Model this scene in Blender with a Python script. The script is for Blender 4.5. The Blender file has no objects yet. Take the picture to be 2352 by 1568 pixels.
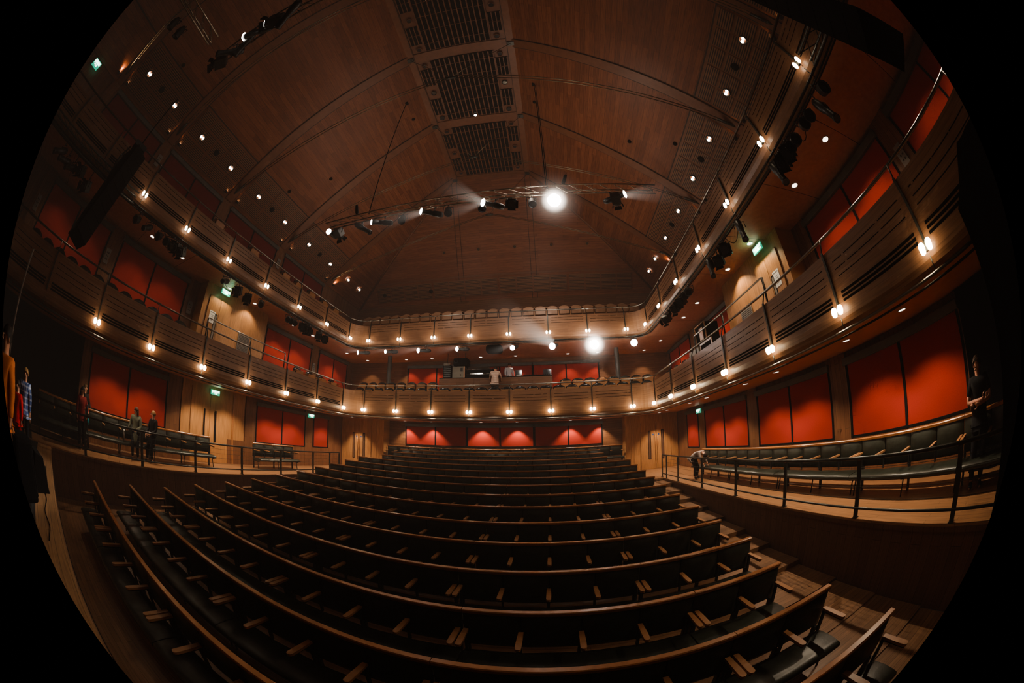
import bpy, math, random
from mathutils import Vector, Matrix
random.seed(7)
PI = math.pi
SC = bpy.context.scene
COL = SC.collection
R = math.radians
ORD = ['first', 'second', 'third', 'fourth', 'fifth', 'sixth', 'seventh', 'eighth', 'ninth', 'tenth', 'eleventh',
       'twelfth', 'thirteenth', 'fourteenth', 'fifteenth', 'sixteenth', 'seventeenth', 'eighteenth', 'nineteenth',
       'twentieth', 'twenty-first', 'twenty-second', 'twenty-third', 'twenty-fourth', 'twenty-fifth', 'twenty-sixth']

# ------------------------------------------------------------------ materials
def new_mat(name):
    m = bpy.data.materials.new(name)
    m.use_nodes = True
    nt = m.node_tree
    return m, nt, nt.nodes, nt.links, nt.nodes['Principled BSDF']

def plain(name, col, rough=.5, metal=0, spec=.5, bump=0, bscale=60, var=.12):
    m, nt, N, L, b = new_mat(name)
    tc = N.new('ShaderNodeNewGeometry')
    nz = N.new('ShaderNodeTexNoise'); nz.inputs['Scale'].default_value = bscale
    L.new(tc.outputs['Position'], nz.inputs['Vector'])
    mix = N.new('ShaderNodeMix'); mix.data_type = 'RGBA'
    mix.inputs[6].default_value = (*[c * (1 - var) for c in col], 1)
    mix.inputs[7].default_value = (*[min(1, c * (1 + var)) for c in col], 1)
    L.new(nz.outputs['Fac'], mix.inputs[0]); L.new(mix.outputs[2], b.inputs['Base Color'])
    b.inputs['Roughness'].default_value = rough
    b.inputs['Metallic'].default_value = metal
    b.inputs['Specular IOR Level'].default_value = spec
    if bump:
        bp = N.new('ShaderNodeBump'); bp.inputs['Strength'].default_value = bump; bp.inputs['Distance'].default_value = .01
        L.new(nz.outputs['Fac'], bp.inputs['Height']); L.new(bp.outputs[0], b.inputs['Normal'])
    return m

def emis(name, col, strength):
    m, nt, N, L, b = new_mat(name)
    b.inputs['Base Color'].default_value = (*col, 1)
    b.inputs['Emission Color'].default_value = (*col, 1)
    b.inputs['Emission Strength'].default_value = strength
    m.cycles.emission_sampling = 'NONE'   # lamps beside these glowing surfaces carry the light
    return m

def axes_vec(N, L, u, v):
    g = N.new('ShaderNodeNewGeometry')
    s = N.new('ShaderNodeSeparateXYZ'); L.new(g.outputs['Position'], s.inputs[0])
    c = N.new('ShaderNodeCombineXYZ')
    L.new(s.outputs['XYZ'.index(u)], c.inputs[0]); L.new(s.outputs['XYZ'.index(v)], c.inputs[1])
    return c.outputs[0], s

def wood(name, c1, c2, u='Y', v='X', plen=1.8, pw=.13, rough=.45, seam=.35, spec=.35, grain=1.0):
    """boards running along axis u, stacked along axis v (world metres)"""
    m, nt, N, L, b = new_mat(name)
    vec, s = axes_vec(N, L, u, v)
    br = N.new('ShaderNodeTexBrick')
    br.inputs['Scale'].default_value = 1
    br.inputs['Brick Width'].default_value = plen
    br.inputs['Row Height'].default_value = pw
    br.inputs['Mortar Size'].default_value = .004
    br.inputs['Mortar Smooth'].default_value = .4
    br.inputs['Bias'].default_value = 0
    br.offset = .37
    br.inputs['Color1'].default_value = (*c1, 1)
    br.inputs['Color2'].default_value = (*c2, 1)
    br.inputs['Mortar'].default_value = (*[c * seam for c in c1], 1)
    L.new(vec, br.inputs['Vector'])
    mp = N.new('ShaderNodeMapping'); mp.inputs['Scale'].default_value = (1.2, 26, 1)
    L.new(vec, mp.inputs['Vector'])
    nz = N.new('ShaderNodeTexNoise'); nz.inputs['Scale'].default_value = 1.6; nz.inputs['Detail'].default_value = 5
    L.new(mp.outputs[0], nz.inputs['Vector'])
    rp = N.new('ShaderNodeMapRange')
    rp.inputs['From Min'].default_value = .3; rp.inputs['From Max'].default_value = .7
    rp.inputs['To Min'].default_value = 1 - .28 * grain; rp.inputs['To Max'].default_value = 1 + .22 * grain
    L.new(nz.outputs['Fac'], rp.inputs[0])
    mx = N.new('ShaderNodeMix'); mx.data_type = 'RGBA'; mx.blend_type = 'MULTIPLY'; mx.inputs[0].default_value = 1
    L.new(br.outputs['Color'], mx.inputs[6]); L.new(rp.outputs[0], mx.inputs[7])
    L.new(mx.outputs[2], b.inputs['Base Color'])
    b.inputs['Roughness'].default_value = rough
    b.inputs['Specular IOR Level'].default_value = spec
    return m

def slotted(name, wc, dark, axis, period, duty, rough=.5):
    """dark slots in a wooden board, repeated along a world axis"""
    m, nt, N, L, b = new_mat(name)
    g = N.new('ShaderNodeNewGeometry')
    s = N.new('ShaderNodeSeparateXYZ'); L.new(g.outputs['Position'], s.inputs[0])
    mt = N.new('ShaderNodeMath'); mt.operation = 'DIVIDE'; mt.inputs[1].default_value = period
    L.new(s.outputs['XYZ'.index(axis)], mt.inputs[0])
    fr = N.new('ShaderNodeMath'); fr.operation = 'FRACT'; L.new(mt.outputs[0], fr.inputs[0])
    lt = N.new('ShaderNodeMath'); lt.operation = 'LESS_THAN'; lt.inputs[1].default_value = duty
    L.new(fr.outputs[0], lt.inputs[0])
    nz = N.new('ShaderNodeTexNoise'); nz.inputs['Scale'].default_value = 9
    L.new(g.outputs['Position'], nz.inputs['Vector'])
    mm = N.new('ShaderNodeMix'); mm.data_type = 'RGBA'
    mm.inputs[6].default_value = (*[c * .8 for c in wc], 1); mm.inputs[7].default_value = (*[c * 1.2 for c in wc], 1)
    L.new(nz.outputs['Fac'], mm.inputs[0])
    mx = N.new('ShaderNodeMix'); mx.data_type = 'RGBA'
    L.new(lt.outputs[0], mx.inputs[0]); L.new(mm.outputs[2], mx.inputs[6]); mx.inputs[7].default_value = (*dark, 1)
    L.new(mx.outputs[2], b.inputs['Base Color'])
    b.inputs['Roughness'].default_value = rough
    return m

WOODC = (.30, .135, .062)
M = {}
M['ceil'] = wood('ceiling_boards', (.29, .102, .046), (.205, .07, .031), 'Y', 'X', 2.1, .15)
M['ceil_rear'] = wood('ceiling_boards_rear', (.30, .106, .049), (.225, .078, .036), 'X', 'Z', 2.4, .12)
M['rib'] = plain('rib_timber', (.21, .082, .038), .45, var=.2, bscale=5)
M['seam'] = plain('dark_seam', (.045, .022, .012), .6)
M['front'] = wood('balcony_front_boards_shaded', (.24, .125, .07), (.205, .102, .056), 'Y', 'Z', 2.15, .09, seam=.7, rough=.38, grain=.6)  # side fronts coloured darker than the rear to paint in their weaker light
M['front_lit'] = wood('balcony_front_boards_lit', (.34, .185, .105), (.295, .155, .088), 'X', 'Z', 1.824, .09, seam=.7, rough=.38, grain=.6)  # same boards coloured lighter, painting in the brighter light at the rear
M['soffit'] = plain('soffit_board', (.52, .25, .16), .5, var=.06, bscale=3)
M['soffit_up'] = slotted('jointed_soffit_board', (.52, .25, .16), (.05, .025, .015), 'Y', 2.15, .008)
M['wall_side'] = wood('wall_boards_side', (.20, .088, .042), (.155, .066, .032), 'Z', 'Y', 2.4, .16, grain=.7)
M['wall_rear'] = wood('wall_boards_rear', (.22, .10, .048), (.17, .075, .036), 'X', 'Z', 1.9, .12, grain=.7)
M['door_side'] = wood('oak_veneer_side', (.46, .235, .10), (.39, .195, .082), 'Z', 'Y', 3.2, .32, seam=.7, rough=.35)
M['door_rear'] = wood('oak_veneer_rear', (.46, .235, .10), (.39, .195, .082), 'Z', 'X', 3.2, .32, seam=.7, rough=.35)
M['floor'] = wood('oak_strip_floor', (.20, .105, .055), (.15, .078, .04), 'X', 'Y', 1.6, .11, rough=.4)
M['gfloor'] = wood('gallery_floor_boards', (.33, .175, .09), (.27, .14, .07), 'Y', 'X', 1.8, .12, rough=.38)
M['stage'] = plain('black_stage_cloth', (.012, .012, .012), .8)
M['lip'] = wood('stage_lip_boards', (.36, .2, .1), (.3, .165, .08), 'X', 'Y', 2.2, .14, rough=.4)
M['fascia'] = wood('fascia_boards', (.13, .064, .038), (.105, .05, .03), 'Z', 'Y', 1.4, .22, rough=.5, grain=.6)
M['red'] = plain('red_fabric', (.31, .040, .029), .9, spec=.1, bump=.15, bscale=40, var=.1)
M['red_shaded'] = plain('red_fabric_shaded', (.15, .022, .018), .9, spec=.1, bump=.15, bscale=40, var=.1)  # same red fabric, darkened to paint in the dimmer top level
M['headbox'] = plain('grey_headbox', (.085, .08, .068), .5, var=.25, bscale=2)
M['black'] = plain('black_metal', (.012, .012, .012), .45)
M['blackm'] = plain('matt_black', (.008, .008, .008), .9, spec=.1)
M['steel'] = plain('brushed_steel', (.34, .32, .28), .3, metal=1)
M['darksteel'] = plain('dark_painted_steel', (.05, .052, .045), .38, metal=.4)
M['rod'] = plain('bronze_rod', (.24, .19, .13), .35, metal=.8)
M['alu'] = plain('truss_aluminium', (.32, .26, .2), .35, metal=.9)
M['leather'] = plain('dark_leather', (.027, .030, .022), .36, spec=.42, bump=.25, bscale=14, var=.3)
M['railw'] = plain('oiled_oak', (.36, .155, .06), .3, var=.22, bscale=18)
M['armw'] = plain('armrest_oak', (.36, .18, .085), .38, var=.2, bscale=20)
M['ply'] = plain('birch_ply', (.40, .22, .125), .4, var=.12, bscale=9)
M['chairw'] = plain('chair_oak', (.42, .2, .085), .4, var=.15, bscale=12)
M['chair_leather'] = plain('chair_leather', (.02, .02, .018), .2, spec=.75)
M['slot'] = plain('slot_shadow', (.006, .006, .005), .95, spec=.05)
M['grille'] = slotted('slotted_grille', (.27, .12, .055), (.025, .012, .007), 'X', .052, .45)
M['grille_rear'] = slotted('slotted_grille_rear', (.27, .12, .055), (.03, .015, .009), 'Z', .07, .45)
M['vent'] = plain('vent_void', (.010, .010, .009), .9, spec=.1)
M['glass'] = plain('dark_lens', (.03, .03, .034), .12, spec=.8)
M['white'] = plain('white_paper', (.75, .73, .68), .7)
M['ink'] = plain('grey_print', (.22, .21, .2), .7)
M['plate'] = plain('grey_plate', (.22, .19, .16), .5)
M['blue'] = plain('blue_disc', (.02, .07, .22), .5)
M['bulb'] = emis('lamp_globe', (1, .80, .50), 14)
M['bulb_up'] = emis('lamp_globe_cool', (1, .86, .66), 9)
M['disc'] = emis('downlight_glow', (1, .88, .74), 2.6)
M['cdisc'] = emis('ceiling_light_glow', (1, .93, .84), 10)
M['upl'] = emis('uplight_glow', (1, .68, .38), 8)
M['spot'] = emis('spot_lens_lit', (1, .96, .9), 16)
M['spotdim'] = emis('spot_lens_dim', (1, .95, .9), 9)
M['spotbig'] = emis('spot_lens_dazzling', (1, .97, .93), 60)
M['green'] = emis('exit_green', (.03, .42, .26), .75)
M['exitw'] = emis('exit_white', (.75, 1, .88), 2.2)
M['chrome'] = plain('case_chrome', (.6, .58, .55), .2, metal=1)
M['grey'] = plain('grey_cabinet', (.22, .19, .14), .5)
M['drape'] = plain('black_drape', (.006, .006, .007), 1, spec=.02)

# ------------------------------------------------------------------ mesh builder
class MB:
    def __init__(s): s.v, s.f, s.m, s.sm, s.k = [], [], [], [], 0
    def mat(s, k): s.k = k; return s
    def add(s, vs, fs, smooth=False):
        o = len(s.v); s.v += [tuple(p) for p in vs]
        for f in fs: s.f.append([o + i for i in f]); s.m.append(s.k); s.sm.append(smooth)
        return s
    def box(s, x0, x1, y0, y1, z0, z1, mtx=None):
        vs = [Vector((x, y, z)) for z in (z0, z1) for y in (y0, y1) for x in (x0, x1)]
        if mtx: vs = [mtx @ p for p in vs]
        return s.add(vs, [(0, 2, 3, 1), (4, 5, 7, 6), (0, 1, 5, 4), (2, 6, 7, 3), (0, 4, 6, 2), (1, 3, 7, 5)])
    def cbox(s, c, sx, sy, sz, mtx=None):
        m = Matrix.Translation(Vector(c)) @ (mtx.to_4x4() if mtx else Matrix())
        return s.box(-sx / 2, sx / 2, -sy / 2, sy / 2, -sz / 2, sz / 2, m)
    def quad(s, *p): return s.add(p, [tuple(range(len(p)))])
    def tube(s, pts, r, n=8, cap=True, closed=False):
        pts = [Vector(p) for p in pts]; rs = r if isinstance(r, (list, tuple)) else [r] * len(pts)
        vs = []; up = None
        for i, p in enumerate(pts):
            if closed: t = pts[(i + 1) % len(pts)] - pts[i - 1]
            else: t = pts[min(i + 1, len(pts) - 1)] - pts[max(i - 1, 0)]
            t.normalize()
            if up is None: up = t.orthogonal().normalized()
            else:
                up = up - t * up.dot(t)
                up = up.normalized() if up.length > 1e-6 else t.orthogonal().normalized()
            w = t.cross(up)
            for k in range(n):
                a = 2 * PI * k / n; vs.append(p + (up * math.cos(a) + w * math.sin(a)) * rs[i])
        fs = []; m = len(pts)
        for i in range(m if closed else m - 1):
            for k in range(n):
                a, b = i * n + k, i * n + (k + 1) % n; c, d = ((i + 1) % m) * n + (k + 1) % n, ((i + 1) % m) * n + k
                fs.append((a, b, c, d))
        s.add(vs, fs, True)
        if cap and not closed:
            o = len(s.v) - len(vs)
            s.f.append([o + k for k in range(n)][::-1]); s.m.append(s.k); s.sm.append(False)
            s.f.append([o + (m - 1) * n + k for k in range(n)]); s.m.append(s.k); s.sm.append(False)
        return s
    def lathe(s, prof, n=12, mtx=None, smooth=True):
        vs = []
        for r, z in prof:
            for k in range(n):
                a = 2 * PI * k / n; p = Vector((r * math.cos(a), r * math.sin(a), z)); vs.append(mtx @ p if mtx else p)
        fs = [(i * n + k, i * n + (k + 1) % n, (i + 1) * n + (k + 1) % n, (i + 1) * n + k) for i in range(len(prof) - 1) for k in range(n)]
        return s.add(vs, fs, smooth)
    def disc(s, r, n=16, mtx=None, z=0):
        vs = [Vector((r * math.cos(2 * PI * k / n), r * math.sin(2 * PI * k / n), z)) for k in range(n)]
        return s.add([mtx @ p if mtx else p for p in vs], [tuple(range(n))])
    def sphere(s, c, r, n=10, m=6, sc=(1, 1, 1)):
        c = Vector(c)
        prof = [(max(1e-4, math.sin(PI * i / m)) * r, -math.cos(PI * i / m) * r) for i in range(m + 1)]
        return s.lathe(prof, n, Matrix.Translation(c) @ Matrix.Diagonal((*sc, 1)))
    def prism(s, poly, ext):
        ext = Vector(ext); n = len(poly); a = [Vector(p) for p in poly]
        return s.add(a + [p + ext for p in a], [tuple(range(n))[::-1], tuple(range(n, 2 * n))] + [(i, (i + 1) % n, n + (i + 1) % n, n + i) for i in range(n)])
    def sweep(s, rows, closed=False, smooth=False):
        """rows: list of equal-length polylines joined into a sheet"""
        n = len(rows[0]); vs = [p for r in rows for p in r]
        fs = [(i * n + k, i * n + k + 1, (i + 1) * n + k + 1, (i + 1) * n + k) for i in range(len(rows) - 1) for k in range(n - 1)]
        return s.add(vs, fs, smooth)
    def mesh(s, name, mats):
        me = bpy.data.meshes.new(name); me.from_pydata(s.v, [], s.f)
        for m in (mats if isinstance(mats, (list, tuple)) else [mats]): me.materials.append(m)
        me.polygons.foreach_set('material_index', s.m); me.polygons.foreach_set('use_smooth', s.sm); me.update()
        return me
    def build(s, name, mats, parent=None, loc=None, bevel=0, **kw):
        return link(name, s.mesh(name, mats), parent, loc, bevel, **kw)

def link(name, me, parent=None, loc=None, bevel=0, label=None, cat=None, group=None, kind=None):
    o = bpy.data.objects.new(name, me); COL.objects.link(o)
    if parent: o.parent = parent
    if loc: o.location = loc
    if bevel:
        b = o.modifiers.new('soft_edges', 'BEVEL'); b.width = bevel; b.segments = 2; b.limit_method = 'ANGLE'
    for k, v in (('label', label), ('category', cat), ('group', group), ('kind', kind)):
        if v: o[k] = v
    return o

def thing(name, label, cat, loc=(0, 0, 0), rotz=0, group=None):
    o = bpy.data.objects.new(name, None); COL.objects.link(o)
    o.empty_display_size = .1; o.location = loc; o.rotation_euler = (0, 0, rotz)
    o['label'] = label; o['category'] = cat
    if group: o['group'] = group
    return o

KIDS = {}
def kids(o):
    return list(o.children)

def dup(root, loc, rotz, label, group=None):
    r = root.copy(); COL.objects.link(r); r.location = loc; r.rotation_euler = (0, 0, rotz); r['label'] = label
    if group: r['group'] = group
    for ch in kids(root):
        c = ch.copy(); COL.objects.link(c); c.parent = r
        for g in kids(ch):
            d = g.copy(); COL.objects.link(d); d.parent = c
    return r

def face_to(d, up=(0, 0, 1)):
    return Vector(d).normalized().to_track_quat('Z', 'Y').to_matrix().to_4x4()

LIGHTS = []
def point(loc, energy, col=(1, .75, .45), rad=.05, name='lamp_light'):
    l = bpy.data.lights.new(name, 'POINT'); l.energy = energy; l.color = col; l.shadow_soft_size = rad
    o = bpy.data.objects.new(name, l); COL.objects.link(o); o.location = loc; return o

def spot(loc, target, energy, angle, col=(1, .8, .55), blend=.3, rad=.05, name='spot_beam_light'):
    l = bpy.data.lights.new(name, 'SPOT'); l.energy = energy; l.color = col; l.shadow_soft_size = rad
    l.spot_size = R(angle); l.spot_blend = blend
    o = bpy.data.objects.new(name, l); COL.objects.link(o); o.location = loc
    o.rotation_euler = (Vector(target) - Vector(loc)).to_track_quat('-Z', 'Y').to_euler(); return o

# ------------------------------------------------------------------ grid of the hall (metres, x across, y away from stage)
G = lambda i: 1.24 + 2.15 * i
RX = lambda k: (k - 3.5) * 1.824
W = 9.57; YR = 18.25; SB = -9.0
ZG = 1.18                      # side gallery floor
LV = {1: dict(fz=4.73, hr=5.63, top=5.35, bot=4.13, pipe=4.07, sof=4.10, lamp=4.39, wl=7.22, yl=14.81),
      2: dict(fz=8.28, hr=9.10, top=8.80, bot=7.66, pipe=7.59, sof=7.62, lamp=7.95, wl=7.184, yl=14.77)}

def u_path(w, yr, rad, y0=SB + .3, n=8):
    """horseshoe: left side, round corner, rear, round corner, right side"""
    p = [(-w, y0)]
    y = y0
    for k in range(n + 1):
        a = PI - PI / 2 * k / n; p.append((-w + rad + rad * math.cos(a), yr - rad + rad * math.sin(a)))
    for k in range(n + 1):
        a = PI / 2 - PI / 2 * k / n; p.append((w - rad + rad * math.cos(a), yr - rad + rad * math.sin(a)))
    p.append((w, y0)); return p

# ------------------------------------------------------------------ room shell
RY = [1.2, 2.32, 3.43, 4.62, 5.78, 6.88, 8.05, 9.15, 10.24, 11.25, 12.35, 13.45, 14.55, 15.6, 16.65, 17.85]
RZ = [1.06, 1.09, 1.11, 1.16, 1.26, 1.37, 1.49, 1.61, 1.74, 1.86, 1.99, 2.13, 2.26, 2.40, 2.53, 2.66]
BH = 1.05
def build_shell():
    mb = MB()
    ys = [-.1] + [y + .09 for y in RY[:-1]] + [YR]
    for i in range(16):
        z = max(0, RZ[i] - BH); w = 7.3 if i < 12 else 6.0 if i < 15 else 6.55
        mb.box(-w, w, ys[i], ys[i + 1], -.2, z)
    mb.build('floor', M['floor'], kind='structure')
    for s in (-1, 1):
        mb = MB(); mb.box(*sorted((s * 7.3, s * W)), SB, ys[12], ZG - .07, ZG); mb.box(*sorted((s * 6.0, s * W)), ys[12], YR, ZG - .07, ZG)
        mb.build('floor', M['gfloor'], kind='structure')
        mb = MB(); mb.box(*sorted((s * 7.325, s * 7.45)), -.1, ys[12] + .9, 0, ZG - .07)
        mb.box(*sorted((s * 7.29, s * 7.45)), -.1, ys[12] + .9, ZG - .10, ZG - .03)
        mb.build('trim_%d' % (1 if s < 0 else 2), M['fascia'], kind='structure')
    mb = MB(); mb.box(-7.29, 7.29, SB, -.62, 1.0, 1.15); mb.build('floor', M['stage'], kind='structure')
    mb = MB(); mb.box(-7.29, 7.29, -.62, -.1, 1.05, 1.151); mb.box(-7.29, 7.29, -.16, -.12, 0, 1.05)
    mb.build('trim_3', M['lip'], kind='structure')
    for s, n in ((-1, 'wall_left'), (1, 'wall_right')):
        mb = MB(); mb.box(*sorted((s * 9.6, s * 9.8)), SB, YR, 0, 11.4); mb.build(n, M['wall_side'], kind='structure')
        # pillars on the grid
        mb = MB()
        for lv in (0, 1, 2):
            z0, z1 = ((ZG, 4.1), (4.73, 7.62), (8.28, 11.25))[lv]
            for i in (-2, 0, 2, 4, 6): mb.box(*sorted((s * 9.49, s * 9.62)), G(i) - .33, G(i) + .33, z0, z1)
            mb.box(*sorted((s * 9.5, s * 9.62)), SB, G(6) + 2.0, z0, z0 + (1.0 if lv == 0 else .5))
        mb.build('trim_%d' % (4 if s < 0 else 5), M['wall_side'], kind='structure')
    mb = MB(); mb.box(-9.8, 9.8, YR, YR + .2, 0, 11.4); mb.build('wall_rear', M['wall_rear'], kind='structure')
    mb = MB(); mb.box(-9.8, 9.8, SB - .2, SB, 0, 18); mb.build('wall_stage', M['drape'], kind='structure')
    # ceiling: hipped, two slopes, rear slope and flat ridge strip
    X1, Z1, X2, Z2, yh = 9.55, 11.27, 2.18, 17.5, 14.14
    mb = MB()
    for s in (-1, 1):
        mb.mat(0).quad((s * X1, SB, Z1), (s * X2, SB, Z2), (s * X2, yh, Z2), (s * X1, YR + .03, Z1))
    mb.mat(1).quad((-X1, YR + .03, Z1), (-X2, yh, Z2), (X2, yh, Z2), (X1, YR + .03, Z1))
    mb.mat(2).quad((-X2, SB, Z2), (X2, SB, Z2), (X2, yh, Z2), (-X2, yh, Z2))
    mb.build('ceiling', [M['ceil'], M['ceil_rear'], M['rib']], kind='structure')
    # ribs and trims
    def on(s, x, y, off=0):
        t = (x - X2) / (X1 - X2); return Vector((s * (x - off * .645), y, Z2 + (Z1 - Z2) * t - off * .764))
    k = 6
    for i in (-2, 0, 2, 4, 6):
        mb = MB()
        y = G(i)
        for s in (-1, 1):
            for (a, b, off, mt) in ((-.2, .2, .05, 0), (-.24, -.2, .02, 1), (.2, .24, .02, 1)):
                mb.mat(mt).sweep([[on(s, X2, y + a, off), on(s, X2, y + b, off)], [on(s, 9.5, y + a, off), on(s, 9.5, y + b, off)]])
        mb.mat(0).box(-X2, X2, y - .24, y + .24, Z2 - .06, Z2 + .01)
        mb.build('trim_%d' % k, [M['rib'], M['seam']], kind='structure'); k += 1
    mb = MB()
    for s in (-1, 1):
        mb.mat(0).box(*sorted((s * 1.95, s * 2.32)), SB, yh, Z2 - .07, Z2 + .01)
        for q in (1.97, 2.30): mb.mat(1).box(s * q - .012, s * q + .012, SB, yh, Z2 - .074, Z2 - .06)
        # hip edge
        a, b = Vector((s * X2, yh, Z2 - .03)), Vector((s * X1, YR, Z1 - .03))
        mb.mat(0).tube([a, b], .07, 4)
        # dark lines between plank fields
        mb.mat(1).sweep([[on(s, 7.98, SB, .02), on(s, 8.02, SB, .02)], [on(s, 7.98, G(6), .02), on(s, 8.02, G(6), .02)]])
    mb.build('trim_%d' % k, [M['rib'], M['seam']], kind='structure'); k += 1
    mb = MB()   # rear slope division lines
    def onr(x, t, off=.02):
        y = yh + (YR - yh) * t; z = Z2 + (Z1 - Z2) * t; return Vector((x, y - off, z - off))
    for x in (-2.05, -2.35, 1.95, 2.25): mb.mat(1).sweep([[onr(x - .012, 0), onr(x + .012, 0)], [onr(x - .012, 1), onr(x + .012, 1)]])
    mb.mat(0).sweep([[onr(-8.2, .79), onr(8.2, .79)], [onr(-8.26, .805), onr(8.26, .805)]])
    mb.build('trim_%d' % k, [M['rib'], M['seam']], kind='structure')
    return on, onr
on_slope, on_rear = build_shell()

# ------------------------------------------------------------------ ceiling grilles, vents, fixtures
def ceiling_parts():
    Z2 = 17.5
    # ridge vents, one per bay
    names = ['in the ridge bay nearest the stage', 'in the second ridge bay from the stage', 'in the third ridge bay from the stage', 'in the ridge bay nearest the rear slope']
    for j, i in enumerate((-2, 0, 2, 4)):
        y0, y1 = G(i) + .30, G(i + 2) - .30
        t = thing('ceiling_vent', 'large black slotted ceiling vent ' + names[j], 'vent', (0, (y0 + y1) / 2, Z2), 0, 'slotted vents along the ceiling ridge')
        h = (y1 - y0) / 2
        mb = MB(); mb.box(-1.36, 1.36, -h, h, -.03, 0); mb.build('vent_void', M['vent'], t)
        mb = MB()
        for k in range(14): x = -1.36 + 2.72 * k / 13; mb.box(x - .025, x + .025, -h, h, -.10, -.03)
        for k in range(5): y = -h + 2 * h * (k + .5) / 5; mb.box(-1.36, 1.36, y - .01, y + .01, -.07, -.03)
        mb.build('vent_slats', M['rib'], t)
        for s in (-1, 1):
            for yc in (-h * .5, h * .5):
                mb = MB(); xa, xb = sorted((s * 1.40, s * 1.9))
                mb.mat(0).box(xa, xb, yc - .5, yc + .5, -.03, 0)
                mb.mat(1)
                for k in range(4): x = xa + (xb - xa) * k / 3; mb.box(x - .02, x + .02, yc - .5, yc + .5, -.08, -.03)
                mb.box(xa, xb, yc - .01, yc + .01, -.08, -.03)
                mb.build('side_vent', [M['vent'], M['rib']], t)
    # round fixtures beside the vents
    n = 0
    for s in (-1, 1):
        for q, y in enumerate((3.44, 5.09, 6.05, 7.7, 9.34, 10.3, 11.94, 13.58)):
            t = thing('ridge_fixture', 'small round %s fixture %s the ridge vents, %s from the stage' % ('glass' if q % 2 else 'black', 'left of' if s < 0 else 'right of', ORD[q]),
                      'ceiling fixture', (s * 1.63, y, Z2 - .06), 0, 'round fixtures beside the ridge vents')
            MB().lathe([(.125, 0), (.125, -.05), (.10, -.05), (.10, 0)], 14).build('ring', M['darksteel'] if q in (3, 4) else M['rib'], t)
            MB().disc(.10, 14, z=-.02).build('lens', M['glass'], t)
    t = thing('ridge_light', 'single bright round light at the middle of the ridge rib', 'ceiling light', (0, 9.45, Z2 - .12))
    MB().lathe([(.10, .05), (.10, -.03), (.07, -.03)], 12).build('ring', M['darksteel'], t)
    MB().disc(.075, 12, z=-.02).build('lens', M['cdisc'], t)
    # side slope grilles
    for s, sn in ((-1, 'left'), (1, 'right')):
        for j, i in enumerate((-2, 0, 2, 4)):
            y0, y1 = G(i) + .3, G(i + 2) - .3
            t = thing('ceiling_grille', 'slotted wooden grille low on the %s ceiling slope, %s bay from the stage' % (sn, ORD[j]), 'ceiling grille', on_slope(s, 8.7, (y0 + y1) / 2), 0, 'acoustic grilles on the ceiling slopes')
            o = t.location
            cols = ((8.08, 8.42), (8.48, 8.94), (9.0, 9.4))
            fr = MB().sweep([[on_slope(s, 8.02, y0, .03) - o, on_slope(s, 8.02, y1, .03) - o], [on_slope(s, 9.46, y0, .03) - o, on_slope(s, 9.46, y1, .03) - o]])
            fr.build('grille_frame', M['rib'], t)
            for c, (a, b) in enumerate(cols):
                for q in range(5):
                    ya = y0 + (y1 - y0) * q / 5 + .04; yb = y0 + (y1 - y0) * (q + 1) / 5 - .04
                    MB().sweep([[on_slope(s, a, ya, .05) - o, on_slope(s, a, yb, .05) - o], [on_slope(s, b, ya, .05) - o, on_slope(s, b, yb, .05) - o]]).build('slotted_panel', M['grille'], t)
    names = ['at the left end of', 'left of centre on', 'right of centre on', 'at the right end of']
    for j, (xa, xb) in enumerate(((-7.9, -4.1), (-4.0, -.05), (.05, 4.0), (4.1, 7.9))):
        t = thing('ceiling_grille', 'slotted wooden acoustic grille %s the rear ceiling slope' % names[j], 'ceiling grille', (0, 0, 0), 0, 'acoustic grilles on the ceiling slopes')
        MB().sweep([[on_rear(xa, .82, .03), on_rear(xb, .82, .03)], [on_rear(xa, .955, .03), on_rear(xb, .955, .03)]]).build('grille_frame', M['rib'], t)
        for q in range(4):
            a = xa + (xb - xa) * q / 4 + .04; b = xa + (xb - xa) * (q + 1) / 4 - .04
            for (ta, tb) in ((.825, .86), (.868, .905), (.912, .95)):
                MB().sweep([[on_rear(a, ta, .045), on_rear(b, ta, .045)], [on_rear(a, tb, .045), on_rear(b, tb, .045)]]).build('slotted_panel', M['grille_rear'], t)
    # ceiling downlights, twin heads
    for s, sn in ((-1, 'left'), (1, 'right')):
        nrm = Vector((-s * .645, 0, -.764)); mt = face_to(nrm)
        ys = [G(i + .5) for i in range(-2, 6)] + [G(6.45), G(7.1)]
        if s > 0: ys = ys[2:]
        for q, y in enumerate(ys):
            p = on_slope(s, 8.72, y, .06)
            t = thing('ceiling_downlight', 'bright white recessed light on the %s ceiling slope, %s from the stage' % (sn, ORD[q]), 'ceiling light', p, 0, 'white lights along the %s ceiling slope' % sn)
            MB().lathe([(.15, -.01), (.15, .035), (.115, .035), (.115, 0)], 14, mt).build('ring', M['darksteel'], t)
            for e in (-1, 1):
                MB().lathe([(.05, .02), (.042, .045), (.001, .05)], 10, Matrix.Translation((0, e * .06, 0)) @ mt).build('bulb', M['cdisc'], t)
            if y > -1.5: spot(p + nrm * .1, (p.x * .8, y - .3, 0), CEIL_E, 95, (1, .88, .74), .8, .08, 'ceiling_light')
        for q, i in enumerate((-1, 1, 3, 5)):
            p = on_slope(s, 8.72, G(i), .07)
            MB().lathe([(.001, .03), (.11, .02), (.13, 0), (.13, -.02)], 12, mt).build('ceiling_speaker', M['blackm'], None, p, label='round black speaker in the %s ceiling slope grille, %s from the stage' % (sn, ORD[q]), cat='speaker', group='round speakers in the ceiling grilles')
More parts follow.
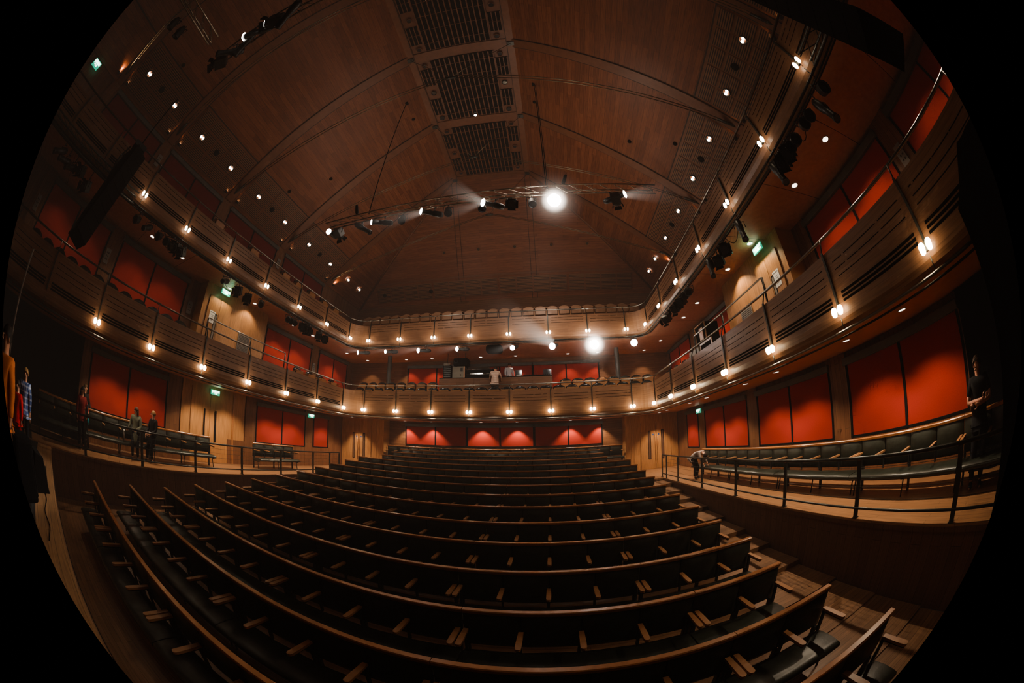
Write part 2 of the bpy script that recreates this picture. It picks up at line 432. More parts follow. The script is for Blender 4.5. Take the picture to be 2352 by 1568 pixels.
    for q, (x, y) in enumerate(((-7.9, -.96), (-7.87, 7.66), (-6.5, 8.73), (-2.86, 8.7), (2.86, 8.7), (6.5, 8.74), (7.87, 7.7))):
        s = -1 if x < 0 else 1
        w = ['near the stage', 'outer of the pair below the lighting truss', 'middle of the truss bay', 'beside the ridge', 'beside the ridge', 'middle of the truss bay', 'outer of the pair below the lighting truss'][q]
        MB().lathe([(.001, .06), (.06, .045), (.085, 0), (.085, -.02)], 10, face_to((-s * .645, 0, -.764))).build('ceiling_sensor', M['blackm'], None, on_slope(s, abs(x), y, .03), label='small black dome on the %s ceiling slope, %s' % ('left' if s < 0 else 'right', w), cat='ceiling sensor', group='black domes on the ceiling boards')
    for q, x in enumerate((-3.13, -1.03, 1.09, 3.2, 5.28)):
        p = on_rear(x, .588, .03); mt = face_to((0, -.83, -.55))
        t = thing('recessed_ring', 'small ringed recess in the boards of the rear ceiling slope, %s from left' % ORD[q], 'ceiling fixture', p, 0, 'ringed recesses on the rear slope')
        MB().lathe([(.105, -.01), (.105, .02), (.085, .02), (.085, 0)], 14, mt).build('ring', M['railw'], t)
        MB().disc(.085, 14, mt, .005).build('recess', M['seam'], t)
    for q, (x, tt) in enumerate(((-7.4, .89), (-4.18, .89))):
        MB().lathe([(.001, .03), (.11, .02), (.13, 0)], 12, face_to((0, -.83, -.55))).build('ceiling_speaker', M['blackm'], None, on_rear(x, tt, .06), label='round black speaker in the rear slope grille, %s' % ('far left' if q == 0 else 'left of centre'), cat='speaker', group='round speakers in the ceiling grilles')
    # tie rods under the ribs with paired uplights at each end
    for q, i in enumerate((-2, 0, 2, 4, 6)):
        y = G(i); zn = 14.45
        t = thing('roof_tie', 'slender steel roof tie crossing under the %s ceiling rib from the stage' % ORD[q], 'roof tie', (0, y, zn), 0, 'steel ties under the ceiling ribs')
        for s in (-1, 1):
            for d in (-.05, .05):
                MB().tube([(s * .15, d, 0), (s * 9.30, d, 11.52 - zn)], .016, 6).build('tie_rod', M['rod'], t)
            MB().tube([(0, 0, 0), (s * 2.18, 0, 17.45 - zn)], .012, 6).build('strut', M['rod'], t)
            MB().tube([(s * 8.6, 0, 11.52 - zn + .26), (s * 9.33, 0, 11.50 - zn)], .05, 8).build('end_sleeve', M['darksteel'], t)
            MB().cbox((s * 2.15, 0, 17.42 - zn), .3, .2, .12).build('bracket', M['darksteel'], t)
        MB().tube([(-.2, 0, 0), (.2, 0, 0)], .06, 8).build('node', M['darksteel'], t)
        for s, sn in ((-1, 'left'), (1, 'right')):
            for e, en in ((-1, 'stage side'), (1, 'rear side')):
                p = Vector((s * 9.30, y + e * .42, 11.40))
                u = thing('uplight', 'small amber uplight at the %s foot of the %s ceiling rib, %s' % (sn, ORD[q], en), 'uplight', p, 0, 'amber uplights at the ceiling rib feet')
                MB().lathe([(.001, -.06), (.07, -.05), (.08, .04), (.06, .05)], 10, face_to((-s * .5, 0, 1))).build('housing', M['black'], u)
                MB().disc(.06, 10, face_to((-s * .5, 0, 1)), .045).build('lens', M['upl'], u)
                spot(p + Vector((-s * .05, 0, .10)), on_slope(s, 8.2, y + e * .42), UPL_E, 110, (1, .62, .32), .9, .04, 'uplight_beam')
CEIL_E, UPL_E = 4, 34
ceiling_parts()

# ------------------------------------------------------------------ balconies
def balcony(lv):
    d = LV[lv]; nm = 'lower' if lv == 1 else 'upper'
    t = thing('balcony', '%s horseshoe balcony with slotted oak front running round three sides' % nm, 'balcony')
    inner = u_path(7.36, 14.92, .85); outer = u_path(9.6, YR, .02)
    # slab + soffit
    mb = MB(); mb.sweep([[(x, y, d['fz']) for x, y in inner], [(x, y, d['fz']) for x, y in outer]]); mb.build('deck', M['fascia'], t)
    inn2 = u_path(7.50, 15.06, .85)
    mb = MB(); mb.sweep([[(x, y, d['sof']) for x, y in inn2], [(x, y, d['sof']) for x, y in outer]]); mb.build('soffit', M['soffit'] if lv == 1 else M['soffit_up'], t)
    # front panels: one per bay, rounded foot
    H0, H1 = d['top'], d['bot']
    zl = d['lamp']
    prof = [(0, H0), (0, H0 - .02), (0, zl), (.02, zl - .12), (.06, zl - .2), (.12, H1 + .03), (.20, H1)]
    def bay(a, b, nx, ny, mat, slots, thick, curve=None):
        # a,b plan points; n = outward normal into the hall
        A, B, n = Vector((*a, 0)), Vector((*b, 0)), Vector((nx, ny, 0)); mb = MB()
        mb.mat(0).sweep([[p - n * o + Vector((0, 0, z)) for o, z in prof] for p in (A, B)])
        u = (B - A).normalized(); Ln = (B - A).length
        def strip(s0, s1, z0, z1): mb.mat(1).quad(*[A + u * ss + n * .004 + Vector((0, 0, zz)) for ss, zz in ((s0, z0), (s1, z0), (s1, z1), (s0, z1))])
        mb.mat(1).quad(*[A + u * ss + n * .003 + Vector((0, 0, zz)) for ss, zz in ((-.006, H1 + .25), (.006, H1 + .25), (.006, H0), (-.006, H0))])
        if slots:
            for z in (d['fz'] + .155, d['fz'] + .28, d['fz'] + .41):
                a0 = .16
                while a0 < Ln - .2:
                    ln = random.choice((.3, .55, .9, Ln - .32)); b0 = min(a0 + ln, Ln - .16)
                    strip(a0, b0, z - .007, z + .007); a0 = b0 + random.choice((.02, .06))
        if thick:
            for k in range(3): z = d['fz'] - .09 - .065 * k; strip(.14, Ln - .14, z - .021, z + .021)
        # coping
        mb.mat(2).sweep([[A + n * .0 + Vector((0, 0, H0)), A - n * .09 + Vector((0, 0, H0))], [B + Vector((0, 0, H0)), B - n * .09 + Vector((0, 0, H0))]])
        mb.sweep([[A - n * .09 + Vector((0, 0, H0)), A - n * .09 + Vector((0, 0, d['fz']))], [B - n * .09 + Vector((0, 0, H0)), B - n * .09 + Vector((0, 0, d['fz']))]])
        mb.build('front_panel', [mat, M['slot'], M['railw']], t)
    w, yr, rad = 7.30, 14.86, .8
    gy = [SB + .3] + [G(i) for i in range(-4, 6)] + [14.06]
    for s in (-1, 1):
        for k in range(len(gy) - 1):
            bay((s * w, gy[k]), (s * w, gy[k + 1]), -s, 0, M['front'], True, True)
    xs = [-6.5] + [RX(k) for k in range(1, 7)] + [6.5]
    for k in range(len(xs) - 1): bay((xs[k], yr), (xs[k + 1], yr), 0, -1, M['front_lit'], True, False)
    for s in (-1, 1):
        mb = MB(); rows = []
        for k in range(9):
            a = PI / 2 * k / 8; n = Vector((-s * math.cos(a), -math.sin(a), 0)); c = Vector((s * (w - rad), yr - rad, 0)) - n * rad
            rows.append([c - n * o + Vector((0, 0, z)) for o, z in prof] + [c - n * .09 + Vector((0, 0, H0))])
        mb.sweep([[r[-1]] + r[:-1] for r in rows], smooth=False); mb.build('front_panel', M['front_lit'], t)
    # hand rail, lower cable pipe, posts
    hp = [(x, y, d['hr']) for x, y in u_path(7.40, 14.92, .85)]
    MB().tube(hp, .028, 8).build('handrail', M['steel'], t)
    pp = u_path(7.24, 14.80, .85)
    MB().tube([(x, y, d['pipe']) for x, y in pp], .026, 6).build('pipe_rail', M['steel'] if lv == 1 else M['darksteel'], t)
    MB().tube([(x, y, d['pipe'] - .07) for x, y in u_path(7.30, 14.86, .85)], .018, 6).build('pipe_rail', M['darksteel'], t)
    posts = [(s * 7.28, G(i), s, 0) for s in (-1, 1) for i in range(-3, 7)] + [(RX(k), 14.84, 0, 1) for k in range(8)]
    for x, y, nx, ny in posts:
        mb = MB(); n = Vector((nx, ny, 0)); p = Vector((x, y, 0)); c = p - n * .02
        ex = .045 if ny else .03; ey = .045 if nx else .03
        mb.box(c.x - ex / 2, c.x + ex / 2, c.y - ey / 2, c.y + ey / 2, d['lamp'] + .06, H0 + .02)
        q = p + n * .10
        mb.tube([(c.x, c.y, H0), (q.x, q.y, d['hr'])], .016, 6)
        mb.tube([(c.x, c.y, d['lamp'] - .12), (p.x - n.x * .02, p.y - n.y * .02, d['lamp'] - .22), (p.x - n.x * .06 * -1, p.y - n.y * -.06, d['pipe'])], .012, 5)
        mb.build('rail_post', M['darksteel'], t)
    if lv == 1:
        for s in (-1, 1):
            MB().tube([(s * 7.42, 5.5, 5.63), (s * 7.42, 5.5, 5.95), (s * 7.42, 5.56, 5.97), (s * 7.42, 9.68, 5.97), (s * 7.42, 9.74, 5.95), (s * 7.42, 9.74, 5.63)], .022, 8).build('raised_rail', M['steel'], t)
            for yy in (5.52, 7.69, 9.72): MB().tube([(s * 7.40, yy, 5.3), (s * 7.42, yy, 5.96)], .024, 8).build('rail_post', M['darksteel'], t)
    return t
balcony(1); balcony(2)

# lamps on the balcony fronts: twin globes on a bracket
def front_lamps(lv, energy):
    d = LV[lv]; nm = 'lower' if lv == 1 else 'upper'; first = None
    bm_ = M['bulb'] if lv == 1 else M['bulb_up']
    t = thing('balcony_lamp', '', 'wall lamp')
    MB().cbox((0, 0, 0), .05, .05, .12).build('bracket', M['darksteel'], t)
    for e in (-1, 1):
        r = .058 if lv == 1 else .043
        mb = MB(); mb.lathe([(.002, -.085), (r * .7, -.07), (r, -.02), (r, .03), (r * .6, .065), (.002, .075)], 12, Matrix.Translation((e * .075, -.03, 0)))
        mb.build('globe', bm_, t)
    places = []
    for s, sn in ((-1, 'left'), (1, 'right')):
        for i in range(7): places.append((s * d['wl'], G(i), -s * PI / 2, 'on the %s balcony front at %s, %s from the stage end' % (nm, sn, ORD[i]), -s, 0))
    for k in range(8): places.append((RX(k), d['yl'], 0, 'on the rear %s balcony front, %s from left' % (nm, ORD[k]), 0, -1))
    for j, (x, y, rz, lab, nx, ny) in enumerate(places):
        lab = 'glowing twin-globe lamp ' + lab; g = 'twin-globe lamps along the %s balcony front' % nm
        if j == 0: t.location = (x, y, d['lamp']); t.rotation_euler.z = rz; t['label'] = lab; t['group'] = g
        else: dup(t, (x, y, d['lamp']), rz, lab, g)
        e = energy * (.3 if (ny == 0 and y < 2) else .55 if (ny == 0 and y < 4) else 1)
        point((x + nx * .14, y + ny * .14, d['lamp'] - .02), e, (1, .80, .54), .06, 'balcony_lamp_light')
front_lamps(1, 5.5); front_lamps(2, 3)

# ------------------------------------------------------------------ red acoustic banners
def banner(x0, x1, z0, z1, loc, rotz, label, n=2, head=.17, boxz=None):
    t = thing('acoustic_banner', label, 'fabric panel', loc, rotz, 'red fabric panels on the walls')
    # local: x along wall, y out of wall (toward -y = into hall)
    MB().box(x0 - .06, x1 + .06, -.14, .0, z1, z1 + head).build('head_box', M['headbox'], t, bevel=.01)
    w = (x1 - x0) / n
    for k in range(n):
        a, b = x0 + k * w + .035, x0 + (k + 1) * w - .035
        MB().box(a, b, -.04, -.025, z0, z1).build('fabric', M['red'] if z0 < 8 else M['red_shaded'], t)
        MB().box(a, b, -.05, -.02, z0 - .05, z0).build('bottom_bar', M['blackm'], t)
    for k in range(n + 1):
        c = x0 + k * w; MB().box(c - .035, c + .035, -.06, 0, z0 - .05, z1).build('guide', M['blackm'], t)
    return t

def banners():
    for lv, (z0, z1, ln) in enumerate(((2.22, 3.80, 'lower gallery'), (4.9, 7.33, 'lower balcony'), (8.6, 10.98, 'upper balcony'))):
        for s, sn in ((-1, 'left'), (1, 'right')):
            bays = {(0, -1): (0, 4), (0, 1): (0, 2, 4), (1, -1): (-2, 0, 4), (1, 1): (-2, 0, 4), (2, -1): (-2, 0, 2, 4), (2, 1): (-2, 0, 2, 4)}[(lv, s)]
            for i in bays:
                yc = G(i + 1)
                lab = 'pair of red fabric panels, %s wall of %s, %s bay from stage' % (sn, ln, ORD[(i + 2) // 2])
                if lv == 0 and i == 0 : lab = 'pair of red fabric panels on the %s lower gallery wall, nearest the stage' % sn
                banner(-1.80, 1.80, z0, z1, (s * 9.54, yc, 0), -s * PI / 2, lab)
            if lv < 2:
                n = 1 if lv == 0 else 2; y0, y1 = (14.55, 15.9) if lv == 0 else (14.55, 17.5)
                banner(-(y1 - y0) / 2, (y1 - y0) / 2, z0, z1, (s * 9.54, (y0 + y1) / 2, 0), -s * PI / 2,
                       '%s, %s wall of %s, in the rear corner' % ('single red fabric panel' if n == 1 else 'narrow pair of red fabric panels', sn, ln), n)
    for lv, (z0, z1, ln) in enumerate(((2.80, 3.82, 'stalls'), (5.3, 7.2, 'lower balcony'))):
        for k, kn in ((-1, 'left'), (0, 'middle'), (1, 'right')):
            banner(-1.80, 1.80, z0, z1, (k * 3.648, YR - .03, 0), 0, '%s pair of red fabric panels on the rear wall behind the %s' % (kn, ln))
banners()

# ------------------------------------------------------------------ downlights in the balcony soffits
def downlights():
    places = []
    for lv, z in ((1, 4.10), (2, 7.62)):
        nm = 'lower' if lv == 1 else 'upper'
        for s, sn in ((-1, 'left'), (1, 'right')):
            xs = 8.22 if lv == 1 else 8.42
            ys = [2.5, 4.1, 6.7, 8.25, 10.95, 12.5]
            if lv == 2: ys = [-1.8, -.2] + ys + [15.8]
            else: ys = ys + [15.3]
            for q, y in enumerate(ys): places.append((s * xs, y, z, 'under the %s balcony at %s, %s from the stage end' % (nm, sn, ORD[q]), lv, 's'))
        for q, x in enumerate((-8.0, -5.35, -3.75, -.95, .95, 3.75, 5.35, 8.0)):
            if lv == 1 and abs(x) > 7: x = x / abs(x) * 8.25
            y = 17.74 if lv == 1 else 17.55
            if lv == 1 and abs(x) > 7: y = 16.6
            
            places.append((x, y, z, 'under the rear %s balcony, %s from left' % (nm, ORD[q]), lv, 'r'))
    first = None
    for j, (x, y, z, lab, lv, kd) in enumerate(places):
        lab = 'round recessed downlight ' + lab; g = 'recessed downlights under the balconies'
        if first is None:
            first = t = thing('downlight', lab, 'downlight', (x, y, z), 0, g)
            MB().lathe([(.105, .0), (.105, -.012), (.085, -.012), (.085, 0)], 14).build('ring', M['white'], t)
            MB().disc(.085, 14, z=-.006).build('lens', M['disc'], t)
        else: dup(first, (x, y, z), 0, lab, g)
        e = DL_E * (1 if lv == 1 else .5)
        if kd == 's' and y < 4.2 and x < 0: e *= .6
        if lv == 2 and x < 0 and y < 9: e *= .6
        if y < 1: e *= .6
        spot((x, y, z - .03), (x + (.12 if x > 0 else -.12) * (kd == 's'), y + .12 * (kd == 'r'), 0), e, 118 if kd == 's' else 92, (1, .80, .58), .5, .035, 'downlight_beam')
DL_E = 150
downlights()

# ------------------------------------------------------------------ stalls benches
def bench_meshes(n, p):
    Wd = n * p; parts = []
    # local: x 0..Wd, back plane y=0 (front of back faces -y), z 0 = top of rail
    mb = MB(); prof = [(-.045, -.012), (-.035, .0), (.03, .0), (.04, -.012), (.035, -.05), (-.04, -.05)]
    mb.prism([(.004, y, z) for y, z in prof], (Wd - .008, 0, 0)); parts.append(('top_rail', mb.mesh('top_rail', M['railw']), 0))
    mb = MB(); mb.box(.01, Wd - .01, .0, .025, -.56, -.04); parts.append(('back_board', mb.mesh('back_board', M['blackm']), 0))
    for k in range(n):
        mb = MB(); rows = []
        a, b = k * p + .008, (k + 1) * p - .008
        for i in range(9):
            u = i / 8; row = []
            for j in range(7):
                v = j / 6; e = (1 - abs(2 * u - 1) ** 4) * (1 - abs(2 * v - 1) ** 4)
                row.append((a + (b - a) * u, -.012 - .055 * e, -.05 - .50 * v))
            rows.append(row)
        mb.sweep(rows, smooth=True); parts.append(('back_cushion', mb.mesh('back_cushion', M['leather']), 0))
    mb = MB(); rows = []
    nn = n * 6
    for i in range(nn + 1):
        x = .01 + (Wd - .02) * i / nn; c = .010 * abs(math.sin(PI * i / 6)) ** .5; row = []
        for (y, z) in ((-.06, -.70), (-.06, -.62), (-.15, -.605), (-.3, -.60), (-.45, -.605), (-.54, -.625), (-.56, -.66), (-.54, -.70)):
            row.append((x, y, z + c + random.uniform(-.003, .003)))
        rows.append(row)
    mb.sweep(rows, smooth=True)
    for x in (.01, Wd - .01): mb.quad(*[(x, y, z) for (y, z) in ((-.06, -.70), (-.06, -.62), (-.3, -.60), (-.54, -.625), (-.56, -.66), (-.54, -.70))])
    mb.quad((.01, -.06, -.70), (.01, -.54, -.70), (Wd - .01, -.54, -.70), (Wd - .01, -.06, -.70))
    parts.append(('seat', mb.mesh('seat', M['leather']), 0))
    for k in range(n + 1):
        x = k * p + (.045 if k == 0 else -.045 if k == n else 0)
        mb = MB(); out = [(-.028, -.06), (.028, -.06), (.034, -.3), (.033, -.42)] + [(.031 * math.cos(a), -.43 - .03 * math.sin(a)) for a in [PI * q / 6 for q in range(1, 6)]] + [(-.033, -.42), (-.034, -.3)]
        mb.mat(0).prism([(x + q, y, -.30) for q, y in out], (0, 0, .032))
        mb.mat(1).box(x - .016, x + .016, -.44, -.06, -.325, -.30)
        mb.box(x - .016, x + .016, -.10, -.06, -.60, -.32)
        parts.append(('armrest', mb.mesh('armrest', [M['armw'], M['black']]), 0))
    for x in (.05, Wd / 2, Wd - .05):
        mb = MB(); mb.box(x - .02, x + .02, -.04, .02, -1.05, -.55); mb.box(x - .02, x + .02, -.42, .0, -.74, -.70); mb.tube([(x, -.30, -.72), (x, -.36, -1.05)], .016, 6)
        parts.append(('leg', mb.mesh('leg', M['black']), 0))
    return parts

BCACHE = {}
def bench(n, p, loc, rotz, label, group):
    key = (n, round(p, 3))
    if key not in BCACHE: BCACHE[key] = bench_meshes(n, p)
    t = thing('bench', label, 'bench', loc, rotz, group)
    for name, me, _ in BCACHE[key]:
        o = bpy.data.objects.new(name, me); COL.objects.link(o); o.parent = t
    return t

def stalls():
    for i in range(16):
        y, z = RY[i], RZ[i]
        if i < 3: x1, p, segs = 5.62, .655, (2, 4, 4, 4, 3)
        elif i < 12: x1, p, segs = 5.87, .6475, (3, 4, 4, 4, 3)
        elif i < 15: x1, p, segs = 5.10, .6375, (2, 4, 4, 4, 2)
        else: x1, p, segs = 6.47, .6475, (4, 4, 4, 4, 4)
        x = x1
        pos = ['right end', 'right of centre', 'middle', 'left of centre', 'left end']
        rn = 'front row' if i == 0 else 'rear-most row' if i == 15 else '%s row from the stage' % ORD[i]
        for k, n in enumerate(segs):
            x -= n * p
            bench(n, p, (x, y, z), 0, 'dark leather stalls bench, %s, %s section, %d seats wide' % (rn, pos[k], n), 'leather benches in the stalls rows')
stalls()

def gallery_benches():
    # right gallery: seats face the hall centre (-x): local -y -> -x : rotz = -90deg
    y = 12.75; p = .70
    for k, n in enumerate((4, 4, 4, 4, 3)):
        bench(n, p, (8.80, y, 2.23), -PI / 2, 'leather bench along the right gallery wall, %s section from the rear, behind the railing' % ORD[k], 'leather benches on the side galleries'); y -= n * p
    y = 7.06
    for k, n in enumerate((4, 4, 3)):
        bench(n, p, (-8.80, y - n * p, 2.23), PI / 2, 'leather bench along the left gallery wall, %s section towards the stage from the double doors' % ORD[k], 'leather benches on the side galleries'); y -= n * p
    bench(4, .665, (-8.80, 9.44, 2.23), PI / 2, 'short leather bench on the left gallery, rearward of the double doors', 'leather benches on the side galleries')
gallery_benches()

# ------------------------------------------------------------------ gallery railings
def gallery_rail(s):
    sn = 'left' if s < 0 else 'right'
    t = thing('railing', 'dark steel railing along the edge of the %s gallery' % sn, 'railing', (s * 7.36, 0, ZG))
    ys = [G(i) for i in range(-2, 6)] + [13.3] + ([14.1] if s < 0 else [13.85])
    mb = MB()
    for y in ys:
        m = MB(); m.prism([(-.012, y - .05, -.05), (.012, y - .05, -.05), (.012, y - .04, .92), (-.012, y - .04, .92)], (0, .09, 0)); m.box(-.05, .05, y - .05, y + .05, 0, .012)
        m.build('rail_post', M['darksteel'], t)
    MB().tube([(0, ys[0] - .5, .95), (0, ys[-1], .95)], .028, 8).build('top_rail', M['darksteel'], t)
    MB().tube([(0, ys[0] - .5, .16), (0, ys[-1], .16)], .022, 8).build('bottom_rail', M['darksteel'], t)
    for z in (.32, .5, .66, .8): MB().tube([(0, ys[0] - .5, z), (0, ys[-1], z)], .0035, 5).build('wire', M['darksteel'], t)
gallery_rail(-1); gallery_rail(1)

# ------------------------------------------------------------------ balcony chairs
def chair_proto(wood_all):
    t = thing('theatre_chair', '', 'chair')
    lm = M['ply'] if wood_all else M['chair_leather']
    def arc(w, h, y, zb, n=10, crown=.10, pr=.06):
        pts = [(-w, y, zb), (w, y, zb)] + [(w * math.cos(PI * k / n) if 0 else w - 2 * w * k / n, y, zb + h - crown + crown * (1 - (abs(2 * k / n - 1)) ** 2.2)) for k in range(n + 1)]
        return pts
    mb = MB(); mb.prism(arc(.27, .47, 0, .40), (0, .03, 0)); mb.build('backrest', M['chair_leather'] if not wood_all else M['ply'], t)
    mb = MB(); mb.prism(arc(.245, .43, -.055, .41), (0, .055, 0)); mb.build('back_cushion', lm, t, bevel=.02)
    mb = MB(); mb.prism([(-.25, -.16, .36), (.25, -.16, .36), (.24, -.19, .72), (-.24, -.19, .72)], (0, .04, .0)); mb.build('tip_up_seat', M['ply'] if wood_all else M['chairw'], t, bevel=.008)
    for s in (-1, 1):
        mb = MB(); mb.cbox((s * .295, -.17, .64), .05, .36, .03); mb.cbox((s * .295, -.08, .32), .03, .10, .64); mb.build('armrest', M['chairw'], t)
    return t

def chairs():
    A = chair_proto(False); B = chair_proto(True); used = {}
    def put(pr, loc, rz, lab, g):
        k = id(pr)
        if k not in used: used[k] = 1; pr.location = loc; pr.rotation_euler.z = rz; pr['label'] = lab; pr['group'] = g; return
        dup(pr, loc, rz, lab, g)
    fz = 4.73
    for k in range(25):
        put(A, (-6.97 + .594 * k, 15.28, fz), 0, 'leather chair, front row of rear lower balcony, %s from left' % ORD[k], 'leather chairs on the lower balcony')
    for k in range(8):
        put(A, (-7.36 + .594 * k, 16.3, fz + .46), 0, 'leather chair, second row of rear lower balcony, left of desk, %s from left' % ORD[k], 'leather chairs on the lower balcony')
    for k in range(8):
        put(A, (3.5 + .594 * k, 16.3, fz + .46), 0, 'leather chair, second row of rear lower balcony, right of desk, %s from desk' % ORD[k], 'leather chairs on the lower balcony')
    for k in range(12):
        put(A, (-7.92, -2.12 + .615 * k, fz), PI / 2, 'leather chair, left side of lower balcony before the door, %s from stage' % ORD[k], 'leather chairs on the lower balcony')
    for k, y in enumerate((11.15, 12.05, 12.95, 13.9)):
        put(A, (-7.92, y, fz + .14), PI / 2, 'leather chair, left side of lower balcony beyond the door, %s from door' % ORD[k], 'leather chairs on the lower balcony')
    for k, y in enumerate((11.25, 12.0, 12.9, 13.88)):
        put(A, (7.92, y, fz + .12), -PI / 2, 'leather chair, right side of lower balcony beyond the cases, %s from cases' % ORD[k], 'leather chairs on the lower balcony')
    for k in range(25):
        put(B, (-7.2 + .6 * k, 15.85, 8.28 + .55), 0, 'pale plywood tip-up chair on the rear upper balcony, %s from left' % ORD[k], 'plywood chairs on the upper balcony')
    for k, y in enumerate((5.0, 7.2, 9.4, 10.4, 11.47, 12.62, 13.67)):
        put(A, (-8.2, y, 8.28 + .4), PI / 2, 'dark chair on the left side of the upper balcony, %s from the stage' % ORD[k], 'leather chairs on the upper balcony')
chairs()

# ------------------------------------------------------------------ seating tiers, doors, lobbies, signs
def tiers():
    mb = MB(); mb.box(-9.55, 9.55, 15.9, YR, 4.73, 5.19); mb.build('floor', M['chairw'], kind='structure')
    mb = MB(); mb.box(-9.55, 9.55, 15.45, YR, 8.28, 8.83); mb.build('floor', M['chairw'], kind='structure')
    for s in (-1, 1):
        mb = MB(); mb.box(*sorted((s * 7.7, s * 9.55)), SB, 15.4, 8.28, 8.66); mb.build('floor', M['chairw'], kind='structure')
tiers()

def door_leafs(t, w, h, mat, handle_long, vision):
    """double door centred on local x=0, facing -y, base z=0"""
    for s, sn in ((-1, 'left'), (1, 'right')):
        a, b = sorted((s * .008, s * w / 2))
        leaf = MB().box(a, b, -.03, .02, .01, h).build('door_leaf', mat, t)
        if vision:
            x = s * .37
            f = MB()
            for (xa, xb, za, zb) in ((x - .075, x - .05, .56, 2.05), (x + .05, x + .075, .56, 2.05), (x - .075, x + .075, .54, .565), (x - .075, x + .075, 2.03, 2.06)): f.box(xa, xb, -.045, -.025, za, zb)
            f.build('vision_frame', M['blackm'], leaf)
            MB().box(x - .05, x + .05, -.036, -.03, .56, 2.03).build('vision_pane', M['fascia'], leaf)
            MB().disc(.045, 14, Matrix.Translation((s * .16, -.034, 1.84)) @ Matrix.Rotation(PI / 2, 4, 'X')).build('sign_disc', M['blue'], leaf)
        if handle_long:
            x = s * .30
            MB().box(x - .035, x + .035, -.085, -.06, .82, 2.02).box(x - .01, x + .01, -.06, -.03, .9, .93).box(x - .01, x + .01, -.06, -.03, 1.9, 1.93).build('door_handle', M['blackm'], leaf)
        else:
            x = s * .06
            MB().tube([(x, -.07, .45), (x, -.07, 1.98)], .012, 6).build('door_handle', M['railw'], leaf)

def doors():
    k = 1
    # rear corner lobbies at stalls level
    for s in (-1, 1):
        mb = MB(); xa, xb = sorted((s * 6.58, s * 9.57)); mb.box(xa, xb, 17.5, YR, ZG, 4.1)
        mb.box(s * 6.9 - .01, s * 6.9 + .01, 17.488, 17.5, ZG, 4.1); mb.box(s * 7.05 - .01, s * 7.05 + .01, 17.488, 17.5, ZG, 4.1)
        mb.build('wall_rear', M['door_rear'], kind='structure')
        t = thing('door_%d' % k, '', 'door', (s * 8.27, 17.49, ZG)); k += 1
        del t['label']; del t['category']; t['kind'] = 'structure'
        door_leafs(t, 1.7, 2.5, M['door_rear'], False, True)
    # left gallery double door
    mb = MB(); mb.box(-9.6, -9.52, 5.95, 9.45, ZG, 4.1)
    mb.build('wall_left', M['door_side'], kind='structure')
    MB().box(-9.53, -9.49, 8.72, 8.80, ZG, 4.1).build('trim_20', M['railw'], kind='structure')
    t = thing('door_%d' % k, '', 'door', (-9.51, 7.43, ZG), PI / 2); k += 1
    del t['label']; del t['category']; t['kind'] = 'structure'
    door_leafs(t, 2.0, 2.75, M['door_side'], True, False)
    # lower balcony side lobbies
    for s, sn in ((-1, 'left'), (1, 'right')):
        mb = MB(); mb.box(*sorted((s * 8.82, s * 9.6)), 5.82, 9.55, 4.73, 7.62); mb.build('wall_%s' % sn, M['door_side'], kind='structure')
        t = thing('door_%d' % k, '', 'door', (s * 8.81, 6.72, 4.73), -s * PI / 2); k += 1
        del t['label']; del t['category']; t['kind'] = 'structure'
        for e in (-1, 1):
            a, b = sorted((e * .006, e * .62)); leaf = MB().box(a, b, -.03, .01, .01, 2.45).build('door_leaf', M['door_side'], t)
            if e == s * -1 * -1:
                f = MB()
                for q in (-.07, .05): f.box(e * .12 + q, e * .12 + q + .02, -.04, -.02, .5, 1.85)
                f.box(e * .12 - .07, e * .12 + .07, -.04, -.02, 1.83, 1.86)
                f.build('vision_frame', M['blackm'], leaf); MB().box(e * .12 - .05, e * .12 + .05, -.034, -.03, .5, 1.84).build('vision_pane', M['plate'], leaf)
        n = thing('notice', 'white printed notice on the wooden door of the %s lower balcony lobby' % sn, 'notice', (s * 8.775, 6.40, 6.44), -s * PI / 2)
        MB().box(-.15, .15, -.004, 0, -.23, .21).build('sheet', M['white'], n)
        mb = MB(); mb.box(-.12, .12, -.006, -.004, .14, .17)
        for z in (.06, .0, -.06, -.14): mb.box(-.06 - .03 * (z < 0), .07, -.006, -.004, z - .008, z + .008)
        mb.build('print', M['ink'], n)
        n = thing('wall_plate', 'grey panel on the timber wall of the %s lower balcony lobby' % sn, 'panel', (s * 8.80, 8.32, 6.0), -s * PI / 2)
        MB().box(-.33, .33, -.02, 0, -.38, .34).build('plate', M['plate'], n)
        mb = MB()
        for q in range(12): z = -.33 + .055 * q; mb.box(-.30, .30, -.026, -.02, z - .008, z + .008)
        mb.build('louvres', M['darksteel'], n)
doors()

